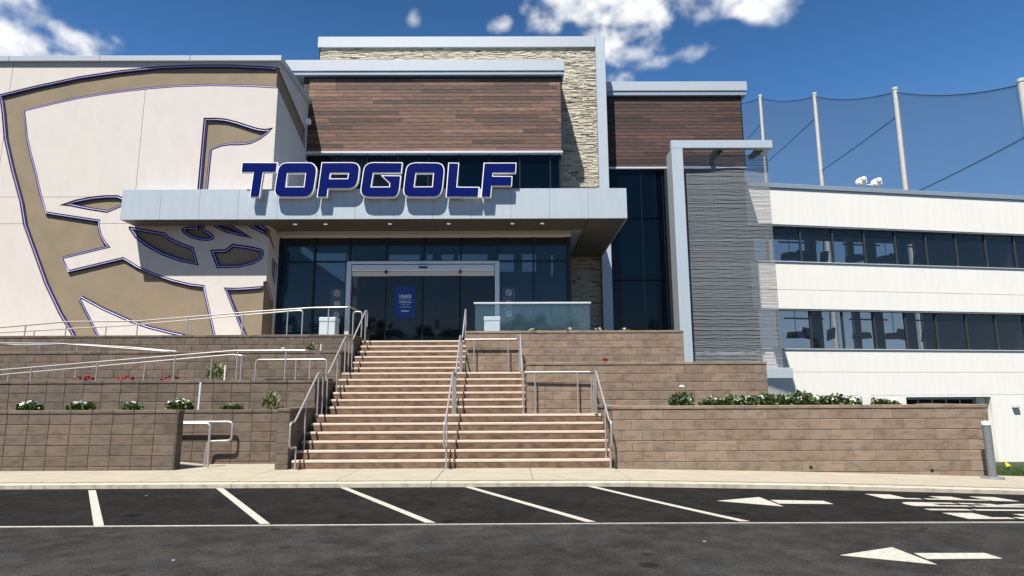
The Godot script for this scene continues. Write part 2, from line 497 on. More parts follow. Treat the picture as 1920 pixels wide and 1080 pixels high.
# ---------------------------------------------------------------- plants
func leaf_clump(n: int, r: float, h: float, leaf: float, seed_: int, upright := 0.0) -> Mesh:
	var q := RandomNumberGenerator.new()
	q.seed = seed_
	var st := mb()
	for i in n:
		var a := q.randf() * TAU
		var e := q.randf()
		var rr := sqrt(q.randf())
		var at := Vector3(cos(a) * rr * r, h * (0.12 + 0.88 * e) * (1.0 - 0.55 * rr * rr), sin(a) * rr * r * 0.8)
		var dir := (Vector3(cos(a), 0.5 + upright * 2.0, sin(a)) + Vector3(q.randfn() * 0.5, q.randfn() * 0.4, q.randfn() * 0.5)).normalized()
		var side := dir.cross(Vector3(q.randfn(), q.randfn(), q.randfn())).normalized()
		var l := leaf * q.randf_range(0.6, 1.25)
		var w := l * (0.34 if upright < 0.5 else 0.13)
		var mid := at + dir * l * 0.55
		var bow := dir.cross(side) * l * 0.09
		var v := q.randf_range(0.65, 1.35)
		for pts in [[at, mid + side * w + bow, mid - side * w + bow], [mid - side * w + bow, mid + side * w + bow, at + dir * l]]:
			st.set_color(Color(v, v, v * 0.9))
			tri(st, pts[0], pts[1], pts[2])
	return st.commit()

func blossom_mesh(r: float) -> Mesh:
	var st := mb()
	for k in 6:
		var a := TAU * k / 6
		var d := Vector3(cos(a), 0.45, sin(a))
		var s := Vector3(-sin(a), 0, cos(a))
		quad(st, Vector3.ZERO, (d * 0.65 - s * 0.42) * r, d * r * 1.1, (d * 0.65 + s * 0.42) * r)
	for k in 5:
		var a := TAU * (k + 0.5) / 5
		var d := Vector3(cos(a) * 0.5, 0.9, sin(a) * 0.5)
		var s := Vector3(-sin(a), 0, cos(a))
		quad(st, Vector3.ZERO, (d * 0.6 - s * 0.36) * r, d * r, (d * 0.6 + s * 0.36) * r)
	return st.commit()

func bush(label: String, at: Vector3, size: float, blossoms: Array, colour: String, group: String, kind := 0, high := 1.0) -> Node3D:
	var t := thing("flower_bush", label, "flower bush", at, group)
	var key := "bush%d" % kind
	if not shapes.has(key):
		shapes[key] = leaf_clump(420, 0.25, 0.24, 0.08, 100 + kind)
	var f := obj("foliage", shapes[key], mats.leaf, t)
	f.scale = Vector3(size, size * high, size)
	f.rotation.y = rng.randf() * TAU
	if not shapes.has("blossom"): shapes.blossom = blossom_mesh(0.05)
	for b in blossoms:
		var o := obj("blossom", shapes.blossom, mats[colour], t)
		o.position = Vector3(b[0], b[1], b[2])
		o.scale = Vector3.ONE * rng.randf_range(0.8, 1.25)
		o.rotation = Vector3(rng.randf_range(0.2, 0.9), rng.randf() * TAU, 0)
	return t

func scatter_blossoms(n: int, size: float) -> Array:
	var out := []
	for i in n:
		var a := rng.randf() * PI
		var rr := rng.randf_range(0.1, 0.9)
		out.append([cos(a) * 0.22 * rr * size, (0.20 - 0.07 * rr * rr) * size + rng.randf() * 0.03, sin(a) * 0.18 * rr * size])
	return out

# ---------------------------------------------------------------- the scene
func _ready() -> void:
	rng.seed = 2024
	# camera
	var cam := Camera3D.new()
	cam.name = "camera"
	cam.fov = 48.455
	cam.near = 0.05
	cam.far = 600.0
	add_child(cam)
	cam.position = Vector3(0, 1.386, 0)
	cam.rotation_order = EULER_ORDER_YXZ
	cam.rotation = Vector3(deg_to_rad(9.56), deg_to_rad(-0.3), -0.0045)
	cam.current = true
	# sky, exposure
	var sky := Sky.new()
	var pano := PanoramaSkyMaterial.new()
	pano.panorama = ImageTexture.create_from_image(make_sky())
	pano.energy_multiplier = 0.70
	sky.sky_material = pano
	var env := Environment.new()
	env.background_mode = Environment.BG_SKY
	env.sky = sky
	env.tonemap_mode = Environment.TONE_MAPPER_LINEAR
	env.tonemap_exposure = SUN_EXPOSURE
	env.sdfgi_enabled = true
	env.ssao_enabled = true
	env.ssil_enabled = true
	var we := WorldEnvironment.new()
	we.name = "world_environment"
	we.environment = env
	add_child(we)
	# sun: high, a little left of the camera and behind it
	var sun := DirectionalLight3D.new()
	sun.name = "sun"
	sun.light_energy = 1.6
	sun.light_color = Color(1.0, 0.975, 0.94)
	sun.light_angular_distance = 0.5
	sun.shadow_enabled = true
	add_child(sun)
	sun.basis = Basis.looking_at(Vector3(0.235, -1.0, -0.485).normalized(), Vector3.FORWARD)

	make_textures()
	make_materials()
	palettes()
	ground()
	walls()
	stairs()
	main_building()
	canopy_sign()
	screen()
	wing()
	net()
	rails()
	planting()
	forecourt()
	markings()
	far_side()

func make_materials() -> void:
	mat("asphalt", Color(0.053, 0.0515, 0.0485), 0.95, {"spec": 0.28, "tex": "asphalt", "scale": S(0.11), "over": "soft", "over_scale": S(0.05)})
	mat("asphalt_new", Color(0.0235, 0.0230, 0.0215), 0.95, {"spec": 0.22, "tex": "asphalt", "scale": S(0.13), "over": "soft", "over_scale": S(0.05)})
	mat("concrete", Color(0.375, 0.337, 0.262), 0.92, {"tex": "fine", "scale": S(2.4), "bump": 0.1, "over": "soft", "over_scale": S(0.3)})
	mat("kerb", Color(0.50, 0.45, 0.36), 0.9, {"tex": "fine", "scale": S(1.4), "over": "dirt", "over_scale": S(0.3)})
	mat("paint", Color(0.46, 0.448, 0.385), 0.75, {"tex": "fine", "scale": S(1.6), "over": "dirt", "over_scale": S(1.1)})
	mat("stair", Color(0.240, 0.148, 0.089), 0.92, {"tex": "fine", "scale": S(1.5), "bump": 0.12, "over": "blotch", "over_scale": Vector3(0.5, 0.7, 0.5)})
	mat("nosing", Color(0.60, 0.50, 0.41), 0.85, {"tex": "fine", "scale": S(2.0), "over": "soft", "over_scale": S(0.8)})
	mat("stucco", Color(0.648, 0.605, 0.562), 0.95, {"tex": "fine", "scale": S(1.2), "bump": 0.12, "over": "streak", "over_scale": Vector3(0.15, 0.06, 0.15)})
	mat("tan", Color(0.285, 0.228, 0.152), 0.95, {"tex": "fine", "scale": S(1.2), "bump": 0.12, "over": "soft", "over_scale": S(0.2)})
	mat("wing_stucco", Color(0.83, 0.815, 0.772), 0.95, {"tex": "fine", "scale": S(2.0), "bump": 0.08, "over": "streak", "over_scale": Vector3(0.25, 0.03, 0.25)})
	mat("gap", Color(0.03, 0.028, 0.026), 0.95)
	mat("fascia", Color(0.42, 0.482, 0.53), 0.40, {"metal": 0.2, "tex": "streak", "scale": Vector3(0.4, 0.05, 0.4)})
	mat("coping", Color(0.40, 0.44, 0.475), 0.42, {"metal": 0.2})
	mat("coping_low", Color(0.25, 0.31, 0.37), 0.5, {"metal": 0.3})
	mat("soffit", Color(0.085, 0.073, 0.062), 0.5, {"tex": "soft", "scale": S(0.4)})
	mat("header", Color(0.46, 0.44, 0.40), 0.7)
	mat("black", Color(0.008, 0.008, 0.009), 0.5)
	mat("mullion", Color(0.012, 0.018, 0.026), 0.4, {"metal": 0.3})
	mat("glass_lobby", Color(0.006, 0.032, 0.064), 0.03, {"spec": 0.45, "alpha": 0.68})
	mat("glass_high", Color(0.0004, 0.003, 0.007), 0.03, {"spec": 0.33})
	mat("glass_door", Color(0.004, 0.008, 0.013), 0.03, {"alpha": 0.55, "spec": 0.42})
	mat("glass_wing", Color(0.010, 0.016, 0.024), 0.03, {"alpha": 0.36, "spec": 0.4})
	mat("glass_rail", Color(0.12, 0.24, 0.28), 0.03, {"alpha": 0.10})
	mat("alu", Color(0.60, 0.64, 0.68), 0.35, {"metal": 0.35})
	mat("steel", Color(0.45, 0.435, 0.42), 0.36, {"metal": 0.55})
	mat("dark_frame", Color(0.05, 0.056, 0.064), 0.45, {"metal": 0.3})
	mat("galv", Color(0.30, 0.32, 0.335), 0.42, {"metal": 0.55})
	mat("mesh_wire", Color(0.19, 0.207, 0.216), 0.55, {"metal": 0.15})
	mat("sign_blue", Color(0.001, 0.0065, 0.095), 0.5, {"spec": 0.15})
	mat("white", Color(0.80, 0.80, 0.80), 0.45)
	mat("scrap", Color(0.30, 0.30, 0.28), 0.8)
	mat("off_white", Color(0.6, 0.6, 0.57), 0.6)
	mat("pedestal", Color(0.42, 0.48, 0.52), 0.45)
	mat("neon", Color(0.42, 0.39, 0.63), 0.35)
	mat("neon_channel", Color(0.008, 0.005, 0.05), 0.6)
	mats.neon.emission_enabled = true
	mats.neon.emission = Color(0.10, 0.07, 0.9)
	mats.neon.emission_energy_multiplier = 0.07
	mat("lens", Color(0.8, 0.8, 0.78), 0.3)
	mats.lens.emission_enabled = true
	mats.lens.emission = Color(1.0, 0.97, 0.9)
	mats.lens.emission_energy_multiplier = 0.16
	mat("soil", Color(0.055, 0.038, 0.026), 1.0, {"tex": "rough", "scale": S(4.0), "bump": 1.0})
	mat("leaf", Color(0.066, 0.108, 0.034), 0.5, {"vertex": true})
	mats.leaf.backlight_enabled = true
	mats.leaf.backlight = Color(0.25, 0.32, 0.10)
	mat("pale_leaf", Color(0.17, 0.20, 0.085), 0.6, {"vertex": true})
	mats.pale_leaf.backlight_enabled = true
	mats.pale_leaf.backlight = Color(0.25, 0.28, 0.12)
	mat("petal", Color(0.80, 0.79, 0.74), 0.6)
	mat("red_petal", Color(0.42, 0.012, 0.02), 0.55)
	mat("grass", Color(0.045, 0.075, 0.022), 0.8, {"tex": "rough", "scale": S(3.0), "bump": 1.0})
	mat("interior", Color(0.05, 0.05, 0.052), 0.9)
	mat("dark_thing", Color(0.012, 0.013, 0.016), 0.6)
	mat("pole", Color(0.50, 0.49, 0.455), 0.6, {"tex": "soft", "scale": S(0.3)})
	mat("netting", Color(0.09, 0.105, 0.13), 1.0, {"alpha": 0.36})
	mat("cable", Color(0.03, 0.035, 0.05), 0.7)
	mat("poster", Color(0.004, 0.035, 0.20), 0.4)
	mat("poster_print", Color(0.62, 0.68, 0.80), 0.5)
	mat("poster_faint", Color(0.20, 0.27, 0.45), 0.5)
	mat("decal", Color(0.50, 0.55, 0.60), 0.6)
	mat("decal_plate", Color(0.25, 0.32, 0.38), 0.5, {"alpha": 0.14})
	mat("bollard", Color(0.21, 0.225, 0.235), 0.5, {"metal": 0.35, "tex": "soft", "scale": S(1.2)})
	mat("ledger", Color(1, 1, 1), 0.95, {"vertex": true, "tex": "rough", "scale": S(3.0), "bump": 0.5})
	mat("yellow", Color(0.75, 0.58, 0.02), 0.6)
	mat("blue_flag", Color(0.01, 0.06, 0.45), 0.6)
	mat("bright_room", Color(0.42, 0.47, 0.48), 0.8)

# ---------------------------------------------------------------- ground, asphalt, kerb, pavement, grass
func ground() -> void:
	var st := mb()
	quad(st, P(-250, -2.6, -120), P(250, -2.6, -120), P(250, -2.6, 320), P(-250, -2.6, 320))
	struct("ground", st.commit(), mats.grass)
	st = mb()
	var xs := [-120.0, -60.0, -30.0, -16.0, -10.0]
	for i in 34: xs.append(-8.0 + i)
	xs.append_array([28.0, 32.0, 45.0, 60.0, 120.0])
	var ds := [-110.0, -40.0, -15.0, -5.0, 0.0, 3.0, 5.0, 6.0, 7.0]
	ds.append_array([7.25, 7.5, 7.852])
	for i in 14: ds.append(8.0 + i * 0.25)
	var st2 := mb()
	for i in xs.size() - 1:
		for j in ds.size() - 1:
			var d1: float = minf(ds[j + 1], 11.05)
			if ds[j] >= 11.05: continue
			quad(st if ds[j + 1] <= 7.86 else st2, P(xs[i], road_y(xs[i], ds[j]), ds[j]), P(xs[i + 1], road_y(xs[i + 1], ds[j]), ds[j]), P(xs[i + 1], road_y(xs[i + 1], d1), d1), P(xs[i], road_y(xs[i], d1), d1))
	struct("driving_lane", st.commit(), mats.asphalt)
	struct("parking_bays", st2.commit(), mats.asphalt_new)
	# kerb: one low step, cast in lengths
	var kerb := Node3D.new()
	kerb.name = "kerb"
	kerb.set_meta("kind", "structure")
	add_child(kerb)
	var x := -31.0
	while x < 24.0:
		var x1 := x + 3.3
		obj("kerb_stone", slab(x + 0.004, x1 - 0.004, 11.0, 11.16, -0.024, 0.35, 0.012), mats.kerb, kerb)
		x = x1
	# pavement slabs
	var walk := Node3D.new()
	walk.name = "pavement"
	walk.set_meta("kind", "structure")
	add_child(walk)
	x = -31.0 + 0.05
	while x < 24.0:
		var x1 := x + 1.65
		obj("paving_slab", slab(x + 0.004, x1 - 0.004, 11.164, 12.98, 0.0, 0.2, 0.006), mats.concrete, walk)
		x = x1
	obj("paving_slab", slab(-12.0, -4.6, 12.984, 13.92, 0.0, 0.2, 0.0), mats.concrete, walk)
	# the bank of grass right of the retaining wall
	st = mb()
	var gx := [9.5, 10.0, 10.6, 11.4, 12.5, 14.0, 17.0, 22.0, 30.0, 45.0]
	var gd := [12.98, 13.4, 14.0, 15.0, 17.0, 20.0, 24.0, 28.0, 33.0, 42.0]
	for i in gx.size() - 1:
		for j in gd.size() - 1:
			quad(st, P(gx[i], bank_y(gx[i], gd[j]), gd[j]), P(gx[i + 1], bank_y(gx[i + 1], gd[j]), gd[j]), P(gx[i + 1], bank_y(gx[i + 1], gd[j + 1]), gd[j + 1]), P(gx[i], bank_y(gx[i], gd[j + 1]), gd[j + 1]))
	struct("grass_bank", st.commit(), mats.grass)
	var blade := mb()
	for k in 5:
		var a := k * 1.3
		var d := Vector3(cos(a), 0, sin(a))
		var s := Vector3(-sin(a), 0, cos(a)) * 0.007
		blade.set_color(Color(1, 1, 1))
		tri(blade, d * 0.012 - s, d * 0.012 + s, d * 0.04 + Vector3(0, 0.085 + 0.01 * k, 0))
	var mm := MultiMesh.new()
	mm.transform_format = MultiMesh.TRANSFORM_3D
	mm.mesh = blade.commit()
	mm.instance_count = 14000
	for i in 14000:
		var t := pow(rng.randf(), 2.2)
		var d := 12.99 + t * 17.0
		var gxx := 9.55 + rng.randf() * (1.2 + d * 0.14)
		mm.set_instance_transform(i, Transform3D(Basis(Vector3.UP, rng.randf() * TAU).scaled(Vector3.ONE * rng.randf_range(0.7, 1.5)), P(gxx, bank_y(gxx, d), d)))
	var g := MultiMeshInstance3D.new()
	g.name = "grass"
	g.multimesh = mm
	g.material_override = mats.leaf
	tag(g, "green grass growing on the bank right of the brown wall", "grass")
	stuff(g)
	add_child(g)

func bank_y(x: float, d: float) -> float:
	return walk_y(x) - 0.015 - 0.078 * maxf(0.0, d - 13.4) + 0.02 * sin(x * 3.0 + d * 2.0)

func slab(x0: float, x1: float, d0: float, d1: float, lift: float, thick: float, ch: float) -> Mesh:
	var st := mb()
	var ya := walk_y(x0) + lift
	var yb := walk_y(x1) + lift
	var t := [P(x0 + ch, ya, d0 + ch), P(x1 - ch, yb, d0 + ch), P(x1 - ch, yb, d1 - ch), P(x0 + ch, ya, d1 - ch)]
	var m := [P(x0, ya - ch, d0), P(x1, yb - ch, d0), P(x1, yb - ch, d1), P(x0, ya - ch, d1)]
	var b := []
	for v in m: b.append(v - Vector3(0, thick, 0))
	quad(st, t[0], t[1], t[2], t[3])
	for i in 4:
		var j := (i + 1) % 4
		if ch > 0.0: quad(st, m[i], m[j], t[j], t[i])
		quad(st, b[i], b[j], m[j], m[i])
	return st.commit()

# ---------------------------------------------------------------- retaining walls and planting beds
func new_wall(label: String) -> Node3D:
	return thing("retaining_wall", label, "retaining wall", Vector3.ZERO, "brown block retaining walls of the terraced entrance")

func walls() -> void:
	var w := new_wall("brown block wall along the pavement left of the ramp opening, lowest terrace")
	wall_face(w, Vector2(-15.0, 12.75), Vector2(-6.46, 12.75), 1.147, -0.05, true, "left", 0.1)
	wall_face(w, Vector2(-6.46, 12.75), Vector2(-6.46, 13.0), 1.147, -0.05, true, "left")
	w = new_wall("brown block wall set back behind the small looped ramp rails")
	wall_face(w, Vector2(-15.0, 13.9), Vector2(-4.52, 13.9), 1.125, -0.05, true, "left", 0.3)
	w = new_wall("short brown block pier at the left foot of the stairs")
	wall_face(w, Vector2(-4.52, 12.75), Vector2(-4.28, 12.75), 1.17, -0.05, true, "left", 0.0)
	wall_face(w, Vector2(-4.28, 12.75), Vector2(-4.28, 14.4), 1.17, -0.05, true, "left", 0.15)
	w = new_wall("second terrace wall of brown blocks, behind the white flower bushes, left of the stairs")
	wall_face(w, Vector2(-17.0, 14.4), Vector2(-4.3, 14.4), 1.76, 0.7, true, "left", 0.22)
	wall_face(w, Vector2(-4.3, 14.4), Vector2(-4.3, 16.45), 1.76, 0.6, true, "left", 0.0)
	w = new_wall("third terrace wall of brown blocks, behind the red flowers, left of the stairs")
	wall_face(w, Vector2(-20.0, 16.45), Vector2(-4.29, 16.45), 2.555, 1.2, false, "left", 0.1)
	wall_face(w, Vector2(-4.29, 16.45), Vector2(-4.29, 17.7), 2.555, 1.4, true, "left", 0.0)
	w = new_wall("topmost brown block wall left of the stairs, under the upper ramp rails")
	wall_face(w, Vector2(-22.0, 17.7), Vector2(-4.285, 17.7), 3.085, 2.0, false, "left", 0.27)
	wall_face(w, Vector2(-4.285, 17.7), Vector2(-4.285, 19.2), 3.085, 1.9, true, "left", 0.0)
	w = new_wall("long low brown block wall along the pavement right of the stairs")
	wall_face(w, Vector2(2.03, 12.75), Vector2(9.4, 12.75), 1.185, -0.36, false, "right", 0.05)
	wall_face(w, Vector2(9.4, 12.75), Vector2(9.4, 14.6), 1.185, -0.5, false, "right", 0.0)
	wall_face(w, Vector2(2.03, 15.0), Vector2(2.03, 12.75), 1.185, -0.05, false, "right", 0.0)
	w = new_wall("middle brown block wall right of the stairs, under the metal mesh screen")
	wall_face(w, Vector2(0.41, 15.05), Vector2(6.03, 15.05), 2.158, 0.3, false, "right", 0.2)
	wall_face(w, Vector2(6.03, 15.05), Vector2(6.03, 20.0), 2.158, 0.3, false, "right", 0.0)
	wall_face(w, Vector2(0.41, 17.28), Vector2(0.41, 15.05), 2.158, 0.9, false, "right", 0.0)
	w = new_wall("upper brown block wall right of the stairs, under the glass balustrade")
	wall_face(w, Vector2(-1.16, 17.3), Vector2(4.73, 17.3), 3.125, 1.6, false, "right", 0.12)
	wall_face(w, Vector2(-1.16, 19.2), Vector2(-1.16, 17.3), 3.125, 1.9, false, "right", 0.0)
	wall_face(w, Vector2(4.73, 17.3), Vector2(4.73, 21.0), 3.125, 1.6, false, "right", 0.0)
	# drain holes at the foot of the long wall
	for xx in [5.83, 8.17]:
		var st := mb()
		var dy := walk_y(xx) + 0.085
		for k in 12:
			var a0 := TAU * k / 12
			var a1 := TAU * (k + 1) / 12
			tri(st, P(xx, dy, 12.744), P(xx + cos(a0) * 0.032, dy + sin(a0) * 0.032, 12.744), P(xx + cos(a1) * 0.032, dy + sin(a1) * 0.032, 12.744))
			quad(st, P(xx + cos(a0) * 0.032, dy + sin(a0) * 0.032, 12.744), P(xx + cos(a0) * 0.036, dy + sin(a0) * 0.036, 12.76), P(xx + cos(a1) * 0.036, dy + sin(a1) * 0.036, 12.76), P(xx + cos(a1) * 0.032, dy + sin(a1) * 0.032, 12.744))
		obj("drain_hole", st.commit(), mats.black, get_node("retaining_wall_006"))
	# earth in the beds, ramps and landings behind the walls
	for b in [[-15.0, -4.54, 14.0, 14.39, 1.08], [2.2, 9.2, 12.98, 15.04, 1.12], [6.2, 9.2, 15.04, 15.9, 1.12], [0.6, 4.7, 17.35, 17.55, 3.06], [0.62, 6.0, 15.28, 17.29, 2.09], [4.75, 6.0, 17.3, 19.9, 2.09], [-20.0, -4.55, 16.1, 16.44, 1.55], [-22.0, -4.55, 17.3, 17.69, 2.5]]:
		struct("planting_bed", box_mesh(P(b[0], b[4] - 0.3, b[2]), P(b[1], b[4], b[3])), mats.soil)
	var st := mb()
	# ramps: three long sloping runs of concrete between the walls
	for r in [[-15.0, 0.9, -6.4, 0.0, 13.0, 13.88], [-17.0, 0.66, -6.4, 1.49, 14.66, 16.08], [-6.4, 1.49, -4.55, 1.49, 14.66, 16.08], [-20.0, 2.2, -5.0, 1.6, 16.72, 17.28], [-22.0, 2.2, -5.2, 2.97, 17.95, 19.2]]:
		quad(st, P(r[0], r[1], r[4]), P(r[2], r[3], r[4]), P(r[2], r[3], r[5]), P(r[0], r[1], r[5]))
	struct("ramp", st.commit(), mats.concrete)
	# level terrace in front of the doors
	struct("terrace", box_mesh(P(-22.0, 2.4, 19.2), P(4.7, 2.965, 24.0)), mats.concrete)
	struct("upper_landing", box_mesh(P(-4.27, 2.4, 18.75), P(-1.17, 2.968, 19.2)), mats.concrete)
	struct("right_terrace", box_mesh(P(-0.9, 2.4, 17.56), P(4.7, 2.96, 19.2)), mats.concrete)
	struct("screen_yard", box_mesh(P(4.95, -0.5, 20.0), P(12.0, 0.6, 27.0)), mats.soil)

# ---------------------------------------------------------------- the stairs: three flights of six steps
func stairs() -> void:
	var t := thing("staircase", "wide brown concrete stairs with pale nosings climbing to the glass entrance", "staircase")
	var r := 0.165
	for k in range(1, 19):
		var d: float
		var x0 := -4.27
		var x1 := 2.02
		var back: float
		if k <= 6:
			d = 12.85 + 0.28 * (k - 1)
			back = 15.3 if k < 6 else 15.04
		elif k <= 12:
			d = 15.05 + 0.27 * (k - 7)
			x1 = 0.40
			back = 17.5 if k < 12 else 17.28
		else:
			d = 17.3 + 0.26 * (k - 13) - 0.12
			x1 = -1.17
			back = 18.76
		if k == 6: back = 15.04
		var y1 := r * k
		var y0 := r * (k - 1) - (0.05 if k == 1 else 0.0)
		var s := bpart("step", x0, x1, y0 + 0.001, y1 - 0.002, d + 0.012, back, mats.stair, t, 0.004)
		var st := mb()
		# nosing: a rounded bar let into the edge of the tread
		var prof := [Vector2(-0.01, -0.050), Vector2(0.002, -0.050), Vector2(0.006, -0.043), Vector2(0.005, -0.010), Vector2(-0.001, -0.001), Vector2(-0.008, 0.002), Vector2(-0.045, 0.002)]
		var ex := x0 + 0.03
		var fx := x1 - (0.03 if k > 12 else 0.01)
		for i in prof.size() - 1:
			var a: Vector2 = prof[i]
			var b: Vector2 = prof[i + 1]
			quad(st, P(ex, y1 + a.y, d + 0.010 - a.x), P(fx, y1 + a.y, d + 0.010 - a.x), P(fx, y1 + b.y, d + 0.010 - b.x), P(ex, y1 + b.y, d + 0.010 - b.x))
		for e in [ex, fx]:
			for i in range(1, prof.size() - 1):
				tri(st, P(e, y1 + prof[0].y, d + 0.01), P(e, y1 + prof[i].y, d + 0.01 - prof[i].x), P(e, y1 + prof[i + 1].y, d + 0.01 - prof[i + 1].x))
		obj("nosing", st.commit(), mats.nosing, s)

# ---------------------------------------------------------------- the main building
func csg_poly(poly: PackedVector2Array, d0: float, d1: float, m: Material, op: int, parent: Node3D) -> CSGPolygon3D:
	var c := CSGPolygon3D.new()
	c.polygon = poly
	c.mode = CSGPolygon3D.MODE_DEPTH
	c.depth = d1 - d0
	c.position = Vector3(0, 0, -d0)
	c.material = m
	c.operation = op
	parent.add_child(c)
	return c

func csg_box(x0: float, x1: float, y0: float, y1: float, d0: float, d1: float, m: Material, op: int, parent: Node3D) -> CSGBox3D:
	var c := CSGBox3D.new()
	c.size = Vector3(x1 - x0, y1 - y0, d1 - d0)
	c.position = P((x0 + x1) / 2, (y0 + y1) / 2, (d0 + d1) / 2)
	c.material = m
	c.operation = op
	parent.add_child(c)
	return c

# a shallow flat channel along a path that lies in an upright plane
func ribbon_mesh(run: Array, half: float, thick: float) -> Mesh:
	var st := mb()
	var rows := []
	for i in run.size():
		var a: Vector3 = run[maxi(i - 1, 0)]
		var b: Vector3 = run[mini(i + 1, run.size() - 1)]
		var t := (b - a).normalized()
		var n := Vector3(-t.y, t.x, 0)
		var p: Vector3 = run[i] - Vector3(0, 0, 0.045)
		rows.append([p - n * half, p + n * half, p + n * half + Vector3(0, 0, thick), p - n * half + Vector3(0, 0, thick)])
	for i in run.size() - 1:
		var r: Array = rows[i]
		var s: Array = rows[i + 1]
		for k in 4:
			quad(st, r[k], r[(k + 1) % 4], s[(k + 1) % 4], s[k])
	return st.commit()

func neon(poly: Array, inset: float, parent: Node3D, d := 20.225) -> void:
	var v := vec2s(poly)
	for ring in Geometry2D.offset_polygon(v, inset, Geometry2D.JOIN_MITER):
		var fine := PackedVector2Array()
		for i in ring.size():
			var pa: Vector2 = ring[i]
			var pb: Vector2 = ring[(i + 1) % ring.size()]
			var parts := maxi(1, int(pa.distance_to(pb) / 0.12)) if maxf(pa.x, pb.x) > -7.9 or minf(pa.y, pb.y) < 2.6 else 1
			for j in parts: fine.append(pa.lerp(pb, float(j) / parts))
		ring = fine
		var run := []
		var n: int = ring.size()
		var first := 0
		for i in n:
			var a: Vector2 = ring[i]
			if a.x > -7.80 or a.y < 2.5 or a.x < -21.0: first = i
		for i in range(1, n + 1):
			var p: Vector2 = ring[(first + i) % n]
			var inside := p.x <= -7.80 and p.y >= 2.5
			if inside: run.append(P(p.x, p.y, d))
			if (not inside or i == n) and run.size() > 0:
				if inside and first == 0 and ring[0].x <= -7.80: run.append(run[0])
				if run.size() > 1: obj("tube_channel", ribbon_mesh(run, 0.055, 0.028), mats.neon_channel, parent)
				if run.size() > 1: obj("neon_tube", tube_mesh(run, 0.014, 6), mats.neon, parent)
				run = []

